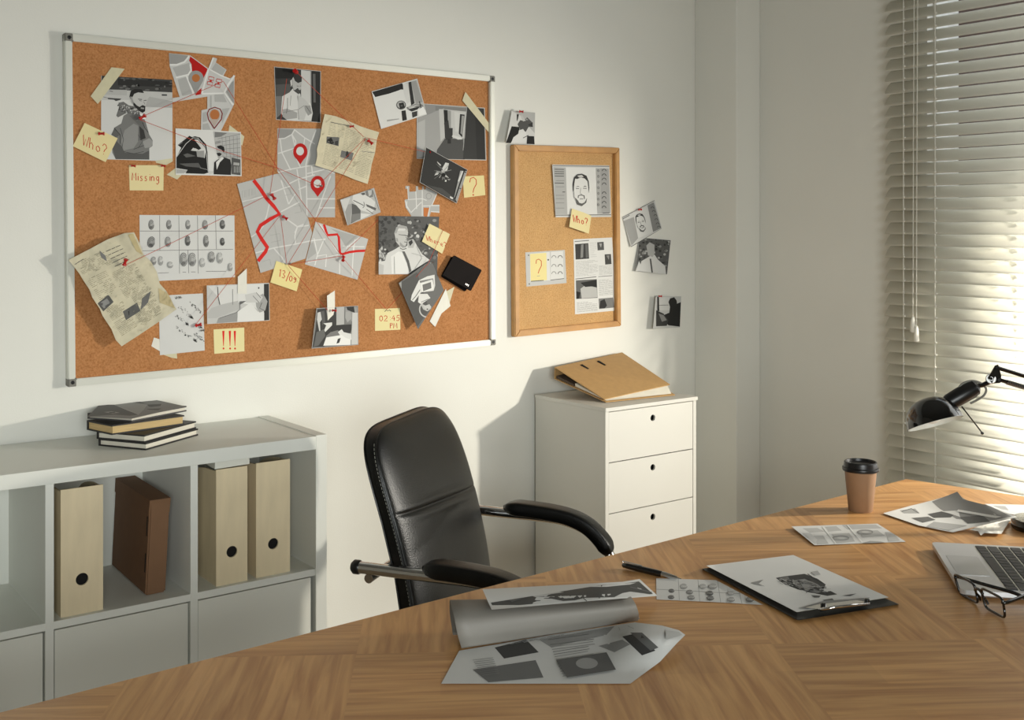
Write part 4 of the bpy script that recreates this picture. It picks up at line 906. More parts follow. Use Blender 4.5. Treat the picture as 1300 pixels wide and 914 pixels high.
sheet('photograph', 'photo of the man in a tie stuck to the bare wall below the sketch', 'photograph', P, PW, .003, tilt(830,310,810,345,.008), [((0,1),6)], m='photo', group='photographs on the bare wall')
P = Pic([(252,655),(408,655),(400,845),(235,852)], 190, (780,240), 4.81)
P.p(206, 268,660,340,658,335,740,268,740).p(40, 330,690,340,668,365,660,380,680,382,700,406,690,400,840,330,832,300,800,300,770,335,755,340,720).p(60, 255,740,300,760,330,800,320,835,255,838).p(130, 270,760,300,770,320,800,290,810).p(40,262,658,272,658,274,745,262,745).l(70,.5, 268,710,330,708).p(198, 236,852,252,655,258,655,250,845)
sheet('photograph', 'photo of a dark silhouetted figure stuck low on the bare wall', 'photograph', P, PW, .0015, tilt(864,395,830,395,.022), [((1,0),5)], m='photo', group='photographs on the bare wall')
P = Pic([(395,235),(735,262),(728,722),(312,702)], 206, (615,120), 11.42)
P.p(176, 400,240,735,262,728,560,600,420,520,300).p(40, 395,460,500,470,520,560,420,640,380,705,312,702).p(84, 480,430,520,370,560,380,620,330,690,400,705,470,640,470,600,540,520,520).p(190, 540,290,600,380,560,390,530,330).p(150, 600,340,640,370,600,372).p(60, 630,440,700,400,700,470,680,470).p(38, 470,280,500,290,480,380,470,380).p(214, 388,700,420,620,490,570,500,520,560,500,605,560,610,700).p(40, 620,600,720,605,728,722,612,715).l(50,.8,560,630,640,590)
sheet('photograph', 'photo of hands stuck to the wall between the two boards', 'photograph', P, PW, .002, tilt(678,160,645,160,.024), [((1,0),5)], m='photo', group='photographs on the bare wall')

# ------------------------------------------------------------ pins
def pin(px, py, base, dirv, lab, s=1.0, col='redpin'):
    p = PW(px, py, base); d = Vector(dirv).normalized()
    e = empty('push_pin', p, label=lab, cat='pin', group='push pins')
    b = BM(); tube(b, [p+Vector((0, .004, 0)), p+d*0.010*s], 0.0006, 6); obj('needle', b, M['metal'], e)
    b = BM(); lathe(b, [(.0045*s, 0), (.0052*s, .001*s), (.0042*s, .003*s), (.0030*s, .005*s), (.0030*s, .011*s), (.0044*s, .013*s), (.0052*s, .0145*s), (.0048*s, .016*s)], p+d*0.009*s, d, 14)
    obj('pin_head', b, M[col], e, smooth=True, angle=50)
OUT = (-0.35, -1, 0)
B1 = BO+.002
pin(377, 92.5, BO+.001, (-.59, -.8, .05), 'red push pin through the top of the photo of the man in the pale jacket', 1.15)
pin(173, 153, B1, (.75, -.6, .55), 'red push pin on the shoulder of the parka photo')
pin(121, 169.5, B1, (.9, -.5, 0), "red push pin through the 'Who?' note on the large board", .8)
pin(164, 210, BO, (.7, -.6, -.1), "left red push pin on the 'Missing' note", .6)
pin(202, 210, BO, (.7, -.6, -.1), "right red push pin on the 'Missing' note", .6)
pin(441, 161, BO+.008, (.8, -.5, .1), 'small red push pin near the top of the yellowed clipping', .7)
pin(464, 175, BO+.008, (.7, -.5, -.75), 'red push pin tied to the threads on the yellowed clipping')
pin(342.5, 243, B1+.001, (.35, -.6, -.9), 'red push pin at the upper part of the thick red route')
pin(355.5, 272, B1+.001, (.9, -.5, -.7), 'red push pin at the bend of the thick red route', .9)
pin(437, 323, B1+.001, (-.5, -.6, -.8), 'red push pin where the thin red route meets the threads', .9)
pin(419, 394, BO+.014, (.6, -.8, 0), 'red push pin on the tape of the meeting photo', .7)
pin(244, 414.5, B1, (.95, -.5, .25), 'red push pin on the handprint sheet', .9)
pin(156.5, 341, BO+.028, (.1, -.5, .9), 'red push pin on the crumpled newspaper page')
pin(540, 193, BO+.016, (.9, -.6, 0), 'red push pin at the corner of the shattered glass photo', .6)
pin(656, 141, .018, (.8, -.6, -.1), 'red push pin on the hands photo between the boards', .8)
pin(808, 266.5, .004, (.8, -.6, .1), 'red push pin on the wall sketch right of the small board', .7)
pin(833.5, 376, .012, (.8, -.6, .0), 'red push pin on the silhouette photo on the wall', .7)
pin(253, 419.5, BO, (.8, -.6, .0), "dark push pin beside the exclamation mark note", .5, 'greyplastic')
pin(403.5, 236, BO+.001, (.6, -.8, 0), 'grey push pin in the lower red location drop', .5, 'greyplastic')
pin(364, 336, BO+.004, (.5, -.8, .3), "grey push pin at the top of the '13/09' note", .5, 'greyplastic')
pin(544.5, 333.5, BO+.010, (.6, -.8, 0), 'silver push pin at the top of the surveillance camera photo', .5, 'metal')
# ------------------------------------------------------------ threads
def thread(a, b_, lab, ha=.017, hb=.017, sag=0.0):
    b = BM(); p, q = PW(a[0], a[1], BO+ha), PW(b_[0], b_[1], BO+hb)
    P_ = [p.lerp(q, t/8)-Vector((0, 0, sag*4*(t/8)*(1-t/8))) for t in range(9)]
    tube(b, P_, 0.0006, 5); obj('red_thread', b, M['redline'], label=lab, cat='thread', group='red threads')
H1 = (352, 213)
thread((178, 149), (284, 103), 'red thread from the parka photo to the red squares of the map cut-out')
thread((178, 152), (277, 190), 'red thread from the parka photo to the face of the man by the car')
thread((277, 190), H1, 'red thread from the man by the car to the left edge of the tall map', hb=.008)
thread((284, 104), H1, 'red thread from the map cut-out down to the tall map', hb=.008)
thread(H1, (403.5, 236), 'red thread across the tall map to its lower red drop', ha=.008)
thread(H1, (433, 324), 'red thread from the tall map to the thin red route', ha=.008)
thread((377, 92), (462, 174), 'red thread from the big red pin to the yellowed clipping', hb=.02)
thread((364, 100), (343, 245), 'red thread from the pale jacket photo to the thick red route')
thread((403.5, 236), (464, 175), 'red thread from the lower red drop to the yellowed clipping', hb=.022)
thread((464, 176), (366, 335), "red thread from the yellowed clipping to the '13/09' note", ha=.022)
thread((466, 175), (541, 193), 'red thread from the yellowed clipping to the shattered glass photo', ha=.022, hb=.025)
thread((343, 246), (158, 337), 'red thread from the thick red route to the crumpled newspaper', hb=.038, sag=.002)
thread((356, 273), (247, 414), 'red thread from the route bend to the handprint sheet', ha=.02, hb=.022)
thread((356, 274), (364, 335), "red thread from the route bend to the '13/09' note", hb=.012)
thread((366, 336), (433, 325), "red thread from the '13/09' note to the thin red route", hb=.012, ha=.01)
thread((366, 337), (416, 394), "red thread from the '13/09' note to the meeting photo", ha=.01, hb=.018)
thread((433, 325), (491, 393), "red thread from the thin red route to the '02:45 PM' note", hb=.006)
thread((434, 324), (480, 279), 'red thread from the thin red route to the man-on-phone photo', hb=.012)
thread((491, 393), (544, 334), "red thread from the '02:45 PM' note to the surveillance camera photo", ha=.006, hb=.014)
thread((544, 334), (563, 291), "red thread from the surveillance camera photo to the 'Where?' note", ha=.014, hb=.008)
# ------------------------------------------------------------ drawer unit with the lever-arch binder
e = empty('drawer_unit', (2.21, 2.46, 0), label='tall white drawer unit with round finger holes beside the corner pillar', cat='drawer unit')
CX0, CX1, CYF, CYB, CZ = 2.036, 2.392, 2.300, W-0.016, 0.802
b = BM(); box(b, CX0, CX0+0.012, CYF, CYB, 0, CZ-0.011); obj('side_panel', b, M['cabinet'], e)
b = BM(); box(b, CX1-0.012, CX1, CYF, CYB, 0, CZ-0.011); obj('side_panel', b, M['cabinet'], e)
b = BM(); box(b, CX0-0.003, CX1+0.004, CYF-0.004, CYB, CZ-0.011, CZ, bev=0.0015); obj('top_panel', b, M['cabinet'], e)
b = BM(); box(b, CX0+0.012, CX1-0.012, CYB-0.01, CYB, 0, CZ-0.011); obj('back_panel', b, M['cabinet'], e)
b = BM(); box(b, CX0+0.012, CX1-0.012, CYF+0.01, CYB-0.01, 0, 0.075); obj('plinth', b, M['cabinet'], e)
def drawer(z0, z1):
    b = BM(); x0, x1 = CX0+0.0135, CX1-0.0135; y0, y1 = CYF+0.001, CYF+0.007
    hx, hz, r, n = (x0+x1)/2+0.003, z1-0.032, 0.0092, 24
    holed(b, x0, x1, z0, z1, hx, hz, r, y0, y1)
    d = obj('drawer', b, M['cabinet'], e)
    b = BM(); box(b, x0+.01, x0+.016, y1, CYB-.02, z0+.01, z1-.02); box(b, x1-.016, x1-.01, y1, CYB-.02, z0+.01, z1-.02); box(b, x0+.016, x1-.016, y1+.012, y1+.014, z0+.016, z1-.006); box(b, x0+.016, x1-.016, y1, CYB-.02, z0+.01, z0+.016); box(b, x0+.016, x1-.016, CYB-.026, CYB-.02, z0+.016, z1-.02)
    obj('drawer_box', b, M['dark'], d, label='black box and plate standing for the shade behind the hole')  # drawer inside coloured black, with a plate, to paint the hole's shade
zt = CZ-0.0135
for k in range(5):
    drawer(zt-0.1415*(k+1)+0.0028, zt-0.1415*k)
A_, B_, C_, D_ = Vector((2.07,2.565,.884)), Vector((2.378,2.608,.903)), Vector((2.362,2.379,.829)), Vector((2.099,2.377,.8095))
e = empty('lever_arch_binder', (2.22, 2.47, CZ), label='tan cardboard lever-arch binder lying tilted on top of the drawer unit', cat='binder')
def plate(bm, q, t):
    n = (q[1]-q[0]).cross(q[3]-q[0]).normalized(); n = n if n.z > 0 else -n
    hexa(bm, [p for p in q]+[p+n*t for p in q])
b = BM(); plate(b, [A_, B_, C_, D_], .0025); obj('front_cover', b, M['kraftbinder'], e)
SA, SB_ = Vector((2.073,2.572,.850)), Vector((2.381,2.615,.868)); C2, D2 = Vector((2.350,2.345,.8035)), Vector((2.096,2.366,.8035))
b = BM(); plate(b, [SA, SB_, C2, D2], .002); obj('back_cover', b, M['kraftbinder'], e)
b = BM(); q = [A_, B_, SB_, SA]; hexa(b, q+[p+Vector((0, -.0025, 0)) for p in q]); obj('spine', b, M['kraftbinder'], e)
def bip(u, v, h):
    lo = SA.lerp(SB_, u).lerp(D2.lerp(C2, u), v)+Vector((0, 0, .0025)); hi = A_.lerp(B_, u).lerp(D_.lerp(C_, u), v); return lo.lerp(hi, h)
b = BM(); hexa(b, [bip(.03,.38,0), bip(.97,.38,0), bip(.97,.97,0), bip(.03,.97,0), bip(.03,.38,.42), bip(.97,.38,.42), bip(.97,.985,.9), bip(.03,.985,.9)]); obj('paper_block', b, M['pages'], e, label='white papers inside')
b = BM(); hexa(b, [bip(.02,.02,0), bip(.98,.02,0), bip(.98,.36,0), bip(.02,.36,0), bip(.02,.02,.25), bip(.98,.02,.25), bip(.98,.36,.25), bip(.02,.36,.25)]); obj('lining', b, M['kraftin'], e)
b = BM(); n_ = (B_-A_).cross(D_-A_).normalized(); n_ = n_ if n_.z > 0 else -n_
for u in (.31, .56):
    b = BM(); c = A_.lerp(B_, u).lerp(D_.lerp(C_, u), .17); dv = (D_-A_).normalized(); du = (B_-A_).normalized()
    q = [c-du*.004-dv*.015, c+du*.004-dv*.015, c+du*.004+dv*.015, c-du*.004+dv*.015]
    hexa(b, [p+n_*.0010 for p in q]+[p+n_*.0056 for p in q])
    obj('lock_slot', b, M['dark'], e)

# ------------------------------------------------------------ office chair
CC = Vector((1.25, 1.935, 0)); cf = Vector((.577, -.817, 0)); cs = Vector((.817, .577, 0))
def L(s, t, z): return CC+cs*s+cf*t+Vector((0, 0, z))
e = empty('office_chair', (1.35, 1.79, 0), label='black leather office chair with padded chrome arms behind the desk', cat='chair')
zb0, zb1 = 0.36, 0.907; HW = .207
def lean(z):
    t = (z-0.50)/(zb1-0.50); return .028-.105*max(0, t)**1.55-(.0 if t > 0 else 0)
def outline(a):
    n = 5.5; c, s = math.cos(a), math.sin(a)
    return (abs(c)**(2/n)*(1 if c > 0 else -1), abs(s)**(2/n)*(1 if s > 0 else -1))
NN = 5.6
def bwid(z): return HW*(1.0+.03*max(0, (z-.66)/.25))
def backrest():
    b = BM(); NX, NZ = 48, 300; allr = []
    for side in (1, -1):
        G = []
        for j in range(NZ+1):
            zz = -math.cos(j/NZ*math.pi); zz = .55*zz+.45*(2*j/NZ-1); zz = max(-.9995, min(.9995, zz))
            wx = (1-abs(zz)**NN)**(1/NN); row = []
            z = (zb0+zb1)/2+zz*(zb1-zb0)/2
            for i in range(NX+1):
                x = math.sin((i/NX*2-1)*math.pi/2)*wx
                rr = min(1, (abs(x)**NN+abs(zz)**NN)**(1/NN))
                th = .012+(1-rr**4)**.5*(.024 if side > 0 else .010)
                if side > 0:
                    cz = z-(0.738-0.016*x); m = (1-abs(x)**6)
                    th -= .0060*math.exp(-(cz/.0038)**2)*m
                    th += .0030*math.exp(-((abs(cz)-.012)/.007)**2)*math.exp(-((x+.05)/.6)**2)*m
                    th -= .0010*math.exp(-((cz+.03-.05*x)/.012)**2)*m
                row.append(b.verts.new(L(x*bwid(z), lean(z)+side*th, z)))
            G.append(row)
        for p, q in zip(G, G[1:]):
            for k in range(NX): b.faces.new([p[k], p[k+1], q[k+1], q[k]])
        allr.append(G)
    f, k_ = allr
    for j in range(NZ):
        for i in (0, NX): b.faces.new([f[j][i], f[j+1][i], k_[j+1][i], k_[j][i]])
    for j in (0, NZ):
        for i in range(NX): b.faces.new([f[j][i], f[j][i+1], k_[j][i+1], k_[j][i]])
    return b
br = obj('backrest', backrest(), M['leather'], e, smooth=True)
for side, rad in ((1, .0016), (-1, .0016)):
    pts = []
    for k in range(97):
        t_ = 2*math.pi*k/96; ox, oz = [math.copysign(abs(v)**(2/NN), v) for v in (math.cos(t_), math.sin(t_))]; z = (zb0+zb1)/2+oz*(zb1-zb0)/2
        pts.append(L(ox*bwid(z)*1.003, lean(z)+side*.012, z))
    b = BM(); tube(b, pts, rad, 6); obj('piping', b, M['leather'] if side < 0 else M['leather'], br)
b = BM()
for k in range(70):
    P_ = []
    for kk in (k, k+.6):
        z = .40+kk/70*.485; zz = (z-(zb0+zb1)/2)/((zb1-zb0)/2); ox = -(1-abs(zz)**NN)**(1/NN); P_.append(L(ox*bwid(z)*1.006, lean(z)+.0088, z))
    tube(b, P_, .0006, 4)
obj('stitching', b, M['thread'], br, label='pale stitching along the side seam')
# seat
b = BM(); NA, NR = 64, 12; allr = []
for side in (1, -1):
    rings = []
    for r in range(NR+1):
        rr = math.sin(r/NR*math.pi/2); ring = []
        for k in range(NA):
            ox, oz = outline(2*math.pi*k/NA); th = .02+(1-rr**4)**.5*(.03 if side > 0 else .008)
            ring.append(b.verts.new(L(ox*rr*.215, .235+oz*rr*.215, .425+side*th+.0006*0)))
            if r == 0: break
        rings.append(ring)
    for k in range(NA): b.faces.new([rings[0][0], rings[1][k], rings[1][(k+1) % NA]])
    for p, q in zip(rings[1:], rings[2:]):
        for k in range(NA): b.faces.new([p[k], p[(k+1)%NA], q[(k+1)%NA], q[k]])
    allr.append(rings[-1])
for k in range(NA): b.faces.new([allr[0][k], allr[0][(k+1)%NA], allr[1][(k+1)%NA], allr[1][k]])
obj('seat', b, M['leather'], e, smooth=True)
ZA = .657
for sd in (-1, 1):
    s_ = sd*.236
    path = [L(s_, -.068, ZA+.002), L(s_, .05, ZA), L(s_, .16, ZA-.002), L(s_, .215, ZA-.008), L(s_, .262, ZA-.026), L(s_, .300, ZA-.060), L(s_, .325, ZA-.105), L(s_, .345, ZA-.17), L(s_, .372, .30), L(s_, .385, .08), L(s_, .372, .035), L(s_, .33, .014), L(s_, .1, .0125), L(s_, -.1, .0125)]
    b = BM(); tube(b, smoothpts(path, 6), .0115, 14); fr = obj('arm_frame', b, M['chrome'], e, smooth=True, angle=60, label='chrome tube arm running down into the sled foot')
    b = BM(); lathe(b, [(.0125, 0), (.0135, .002), (.0135, .012), (.009, .017)], L(s_, -.062, ZA+.002), -cf, 16); obj('end_cap', b, M['blackplastic'], fr, smooth=True, angle=50)
    # padded armrest following the tube
    pp = smoothpts([L(s_, .066, ZA+.014), L(s_, .12, ZA+.013), L(s_, .18, ZA+.009), L(s_, .225, ZA+.001), L(s_, .262, ZA-.015), L(s_, .292, ZA-.042), L(s_, .312, ZA-.072)], 5)
    b = BM(); rings = []; n = 18
    for i, p in enumerate(pp):
        d = (pp[min(i+1, len(pp)-1)]-pp[max(i-1, 0)]).normalized(); up = cs.cross(d).normalized(); up = up if up.z > 0 else -up
        f = i/(len(pp)-1); sc = min(1, (.25+math.sqrt(max(0, min(1, f/.09)))*.75), (.30+math.sqrt(max(0, min(1, (1-f)/.10)))*.70))
        ring = []
        for k in range(n):
            a = 2*math.pi*k/n; ox, oz = outline(a); ring.append(b.verts.new(p+cs*(ox*.0235*sc)+up*(oz*.0155*sc)))
        rings.append(ring)
    for p, q in zip(rings, rings[1:]):
        for k in range(n): b.faces.new([p[k], p[(k+1)%n], q[(k+1)%n], q[k]])
    b.faces.new(rings[0][::-1]); b.faces.new(rings[-1])
    obj('armrest_pad', b, M['leather'], e, smooth=True, angle=60)
b = BM(); tube(b, [L(-.236, -.045, ZA-.018), L(.236, -.045, ZA-.018)], .009, 12); obj('back_bar', b, M['chrome'], e, smooth=True, angle=60)
b = BM(); tube(b, [L(-.236, -.1, .0125), L(.236, -.1, .0125)], .0115, 12); obj('floor_bar', b, M['chrome'], e, smooth=True, angle=60)
b = BM()
for t in (.33,): tube(b, smoothpts([L(-.236, .372 if t > .2 else -.03, .33 if t > .2 else ZA-.02), L(-.2, t, .40), L(.2, t, .40), L(.236, .372 if t > .2 else -.03, .33 if t > .2 else ZA-.02)], 4), .009, 8)
obj('seat_bars', b, M['chrome'], e, smooth=True, angle=60)

# ------------------------------------------------------------ desk
e = empty('desk', (1.2, 1.0, 0), label='long light oak desk with black steel legs filling the foreground', cat='desk')
dk = [Vector((2.181, 1.457, 0)), Vector((-.05, 1.368, 0)), Vector((-.02, .52, 0)), Vector((2.40, .52, 0))]
b = BM(); hexa(b, [p+Vector((0, 0, DZ-.026)) for p in dk]+[p+Vector((0, 0, DZ)) for p in dk])
bmesh.ops.recalc_face_normals(b, faces=b.faces[:]); bmesh.ops.bevel(b, geom=b.edges[:], offset=.0012, segments=2, affect='EDGES')
obj('desk_top', b, M['desk'], e)
for x, y in ((.08, .60), (.08, 1.30), (2.08, .60), (2.06, 1.36)):
    b = BM(); box(b, x-.025, x+.025, y-.025, y+.025, 0, DZ-.027, bev=.003); obj('leg', b, M['blackplastic'], e)
b = BM(); box(b, .1, 2.04, .59, .61, DZ-.07, DZ-.028); box(b, .1, 2.04, 1.31, 1.33, DZ-.07, DZ-.028); obj('under_frame', b, M['blackplastic'], e)

# ------------------------------------------------------------ on the desk
# coffee cup
p = PD(1092.5, 648); e = empty('coffee_cup', p, label='brown paper coffee cup with black lid near the far corner of the desk', cat='cup')
b = BM(); lathe(b, [(.0215, .0015), (.0225, 0), (.0232, .001), (.0310, .082), (.0312, .083), (.030, .083), (.0222, .004)], p, (0,0,1), 40, capa=True, capb=True); obj('paper_cup', b, M['cup'], e, smooth=True, angle=40)
b = BM(); lathe(b, [(.0308, .079), (.0345, .0795), (.0355, .082), (.0350, .0855), (.0325, .087), (.0325, .090), (.0318, .096), (.0300, .0975), (.0285, .0970), (.0275, .0925), (.0, .0920)], p, (0,0,1), 40, capb=False); obj('lid', b, M['blackplastic'], e, smooth=True, angle=35)
# pen
def pen():
    a = PD(790.5, 717, .006); c = PD(865, 735, .003); d = (c-a).normalized(); Lp = (c-a).length
    e = empty('pen', PD(826, 726), label='black ballpoint pen with silver tip lying by the fingerprint card', cat='pen')
    b = BM(); lathe(b, [(.0028, 0), (.0045, .002), (.0046, .01), (.0052, .03), (.0054, Lp*.62), (.0050, Lp*.68)], a, d, 16); obj('barrel', b, M['blackgloss'], e, smooth=True, angle=50)
    b = BM(); lathe(b, [(.0051, Lp*.68), (.0049, Lp*.70), (.0050, Lp*.72), (.0042, Lp*.80), (.0026, Lp*.92), (.0012, Lp*.94), (.0006, Lp)], a, d, 16); obj('tip', b, M['chrome'], e, smooth=True, angle=50, label='silver tip')
    b = BM(); k = a+Vector((0, 0, .0062)); tube(b, [a+Vector((0,0,.003)), k, k+d*.035, k+d*.038-Vector((0,0,.002))], .0008, 6); obj('clip', b, M['chrome'], e)
pen()
# loose sheets
P = Pic([(62,370),(520,355),(672,452),(185,470)], 212, (990,580), 4.194)
for q in [(120,380,200,378,240,398,160,404),(240,372,300,368,330,392,260,398),(330,362,510,360,545,380,360,386),(170,420,230,418,260,462,200,466),(420,395,520,390,560,420,440,430),(280,410,370,405,400,450,300,460),(560,400,600,400,640,445,580,450)]: P.p(182, *q)
P.p(196,120,405,160,404,200,440,190,462).r(150, 1.6, 325,432,42,11).r(150,1.6, 455,400,40,10).e(196,325,432,22,6).e(196,455,400,20,5).p(160,440,458,480,447,535,450,560,456,520,462).l(228,1,230,372,300,462).l(228,1,360,362,440,455)
sheet('map_sheet', 'small street map lying on the desk in front of the coffee cup', 'map', P, PD, .0004, tilt(1080,680,1004,668,.004), [((1,0),14)], group='street maps')
P = Pic([(550,300),(690,262),(810,232),(900,205),(945,185),(970,215),(1005,238),(1120,262),(1265,320),(920,402),(740,365)], 226, (990,580), 4.194, clip=[])
P.p(150, 810,238,945,185,975,225,1120,262,1235,318,1100,345,940,330,850,275).p(96, 785,305,860,290,940,300,910,322,820,325).p(226, 860,290,950,285,960,320,900,300).p(104, 960,320,1080,310,1120,345,1000,355).p(170, 640,285,720,275,745,300,660,300).l(90,.8, 650,290,700,275,740,300).p(110, 700,325,790,318,830,335,760,350).p(232, 950,280,1180,318,1150,326,940,290).p(176,820,345,1000,365,900,392,780,370)
o = sheet('photograph', 'large black-and-white print on the far end of the desk, one corner curling up', 'photograph', P, PD, .0022, tilt(1190,662,1214,624,.022), [((.5,-1),5)], m='photo', group='prints on the desk')
P = Pic([(1090,250),(1300,255),(1420,285),(1280,312),(1200,300)], 230, (990,580), 4.194)
P.p(180, 1130,258,1200,262,1220,285,1180,280)
sheet('photograph', 'white print half hidden under the big black-and-white print', 'photograph', P, PD, .0006, m='photo', group='prints on the desk')
P = Pic([(1010,388),(1100,350),(1240,320),(1250,330),(1215,352),(1180,410),(1090,405),(1070,418),(1055,395)], (236,236,230), (990,580), 4.194, clip=[])
n_c = npnoise(.006, .35, .5, 8)
sheet('tissue', 'crumpled white tissue beside the black-and-white print near the lamp base', 'tissue', P, PD, .0006, n_c, [((1,0),3),((0,1),3)])
P = Pic([(565,170),(945,182),(1245,340),(940,322),(568,305)], 214, (720,700), 5.0)
P.qd = P.c([565,170,1160,190,1245,340,568,305])
for q in [(705,172,712,310),(830,178,842,318),(955,184,975,325),(1090,250,1110,332),(568,240,1100,268)]: P.l(140,.5,*q)
for a in [(662,250,18,11,80),(660,290,20,11,84),(740,222,22,16,150),(778,258,20,13,110),(788,292,22,13,120),(862,222,22,14,160),(905,265,22,14,80),(910,296,22,13,90),(925,222,26,16,140),(1040,265,20,12,150),(1042,305,22,14,130),(1160,305,24,16,100),(1150,270,24,12,120)]: fpr(P, *a)
sheet('fingerprint_sheet', 'fingerprint card lying on the desk between the pen and the clipboard', 'sheet', P, PD, .0004)
# clipboard
e = empty('clipboard', PD(1015, 748), label='black clipboard with a clipped stack of paper in the middle of the desk', cat='clipboard')
k5 = lambda *f: [(880+f[i]/4.815, 690+f[i+1]/4.815) for i in range(0, len(f), 2)]
b = BM(); slabpx(b, k5(50,154, 600,85, 1262,372, 640,470), .0005, .004, PD, .0012); obj('board', b, M['blackplastic'], e)
b = BM(); slabpx(b, k5(84,137, 612,72, 1195,330, 634,420), .0042, .0085, PD, 0); ps = obj('paper_stack', b, M['pages'], e)
P = Pic([(80,135),(612,70),(1195,328),(632,418)], 222, (880,690), 4.815)
P.p(70, 505,210,560,200,680,185,760,215,810,250,790,295,840,290,880,310,820,320,760,308,640,280,560,250).p(150, 600,225,680,215,770,255,800,285,760,302,680,285,620,250).p(120, 520,212,580,200,600,240,560,250).l(60,.8, 600,225,690,212,790,262).l(50,.8,690,300,740,270,800,290).l(60,.7,700,185,745,215,800,245).l(90,.6, 640,225,680,280).l(110,.5,650,240,720,245,770,290)
P.p(96, 720,315,780,318,770,330,740,330).p(150, 350,240,430,220,400,245,440,262).p(110, 790,345,850,335,870,355,820,362).p(90, 910,318,1000,305,960,320).p(150, 640,395,800,350,1080,330,1060,350,700,400).p(178,720,175,760,165,780,190,740,192)
rnd = random.Random(21)
for k in range(70):
    t_ = rnd.random(); x = 520+t_*300+rnd.uniform(-14, 14); y = 222+t_*62+rnd.uniform(-24, 24); a_ = rnd.uniform(-.2, .9); q = rnd.uniform(8, 34)
    P.hold = k % 6 != 0; P.l(rnd.choice([40, 60, 90, 130, 170, 196]), rnd.uniform(.4, .9), x, y, x+q*math.cos(a_), y+q*.6*math.sin(a_))
P.hold = False
P.r(120, .6, 705,262,86,34,16,20).r(90,.5,715,262,60,22,16,16)
sheet('printed_sheet', 'top sheet of the clipboard, printed with a grey hand drawing', 'sheet', P, PD, .0088, bend_x(lambda x, y: .004*max(0, (910-x)/14)**1.5 if x < 910 else 0), [((1,0),4)])
cl = Pic([0,0,1,0,1,1], 0, (880,690), 4.815)
b = BM(); slabpx(b, cl.c([680,392,760,372,1000,345,1082,362,1060,372,770,402]), .0095, .0125, PD, .001); cp = obj('clip_plate', b, M['chrome'], e, label='chrome spring clip')
b = BM(); tube(b, [PD(*cl.c([775,405])[0], .012), PD(*cl.c([870,388])[0], .016), PD(*cl.c([960,378])[0], .016), PD(*cl.c([1075,368])[0], .012)], .0022, 10); obj('clip_spring', b, M['chrome'], cp, smooth=True)
b = BM()
for x, y in ((795, 396), (1062, 370)): lathe(b, [(.004, 0), (.004, .007), (.002, .008)], PD(*cl.c([x, y])[0], .0095), (0,0,1), 12)
obj('clip_rivets', b, M['blackgloss'], cp)

# rolled paper, curled photo and curved newspaper at the near left
def loft(name, secs, mt, n=8, parent=None, thick=.0006, **kw):
    S_ = [smoothpts([PZ(x, y, DZ+h) for x, y, h in s], n) for s in secs]
    b = BM(); G = []; rows = 14
    for i in range(rows+1):
        f = i/rows*(len(S_)-1); k = min(int(f), len(S_)-2); f -= k
        G.append([b.verts.new(p.lerp(q, f)) for p, q in zip(S_[k], S_[k+1])])
    for p, q in zip(G, G[1:]):
        for k in range(len(p)-1): b.faces.new([p[k], p[k+1], q[k+1], q[k]])
    o = obj(name, b, mt, parent, smooth=True, **kw)
    md = o.modifiers.new('thickness', 'SOLIDIFY'); md.thickness = thick; md.offset = 0
    return o
M['rollpaper'] = mat('matte_grey_paper', (128, 124, 117), 0.6, noise=0.05, nscale=8)
loft('rolled_paper', [
  [(575, 806, .004), (571, 778, .020), (571, 762, .040), (573, 770, .046), (577, 786, .040), (581, 806, .022), (586, 823, .003)],
  [(812, 786, .004), (806, 770, .020), (801, 758, .032), (804, 762, .035), (808, 770, .031), (811, 780, .018), (810, 788, .003)]],
  M['rollpaper'], label='loosely rolled sheet of grey paper at the near edge of the desk', cat='paper')
P = Pic([(612.5,748),(790,738.5),(812,735),(835,756.5),(760,762),(624,774)], 206)
P.c = lambda f: [(f[i], f[i+1]) for i in range(0, len(f), 2)] if not isinstance(f[0], (tuple, list)) else list(f)
P.p(74, 617,752,790,741,811,738,829,754,760,759.5,626,771)
P.p(196, 676,766.5,681,758,735,756,790,753,800,751,829,755,760,760).p(74, 690,760,700,752,735,748,775,749,790,753,780,758,742,759,730,762,715,763,700,760).p(186, 662,752,690,747.5,702,750,716,752,700,754,690,757,680,758).l(200,.8, 680,750,700,747,716,749).p(206, 745,745,770,742.5,808,739.5,800,742,770,745).l(90,1, 738,757,745,763).l(110,.8, 800,745,828,752).p(96,640,758,672,752,680,754,650,764)
d_c = lambda x, y: .050*math.exp(-((y-(757-(x-612)*.02))/22)**2)*(1 if x < 700 else max(0, 1-(x-700)/150))+.002
sheet('photograph', 'curled black-and-white print lying across the rolled paper', 'photograph', P, lambda x, y, h: PZ(x, y, DZ+h), .0, lambda x, y: .0495-.045*max(0, min(1, (x-760)/75))**1.3 + .004*abs(math.sin((y-735)/11)), [((1,0),8),((0,1),4)], m='photo', group='prints on the desk')
P = Pic([(583,826),(700,806),(806,790),(840,794),(862,800),(870,806),(858,818),(838,840),(800,868),(560,868)], 206)
P.c = lambda f: [(f[i], f[i+1]) for i in range(0, len(f), 2)] if not isinstance(f[0], (tuple, list)) else list(f)
P.p(70, 628,822,668,812,684,828,640,836).p(150, 684,812,780,795,770,806,700,822).p(60, 790,808,812,803,832,826,815,832).p(96, 800,803,815,803,836,822,826,826).p(140, 760,820,790,812,800,818,780,828).tb([150,165], .6, 10, .05,.2,.6,.9,3)
P.p(110, 600,850,680,838,690,860,620,866)
rnd = random.Random(22)
for k in range(16):
    y = 812+k*3.1; P.l(rnd.choice([120, 140, 150]), .7, 696+k*1.2, y, 750+rnd.uniform(-6, 8), y-7)
for k in range(9): P.l(128, .6, 600+k*1.5, 838+k*2.4, 626+k, 835+k*2.4)
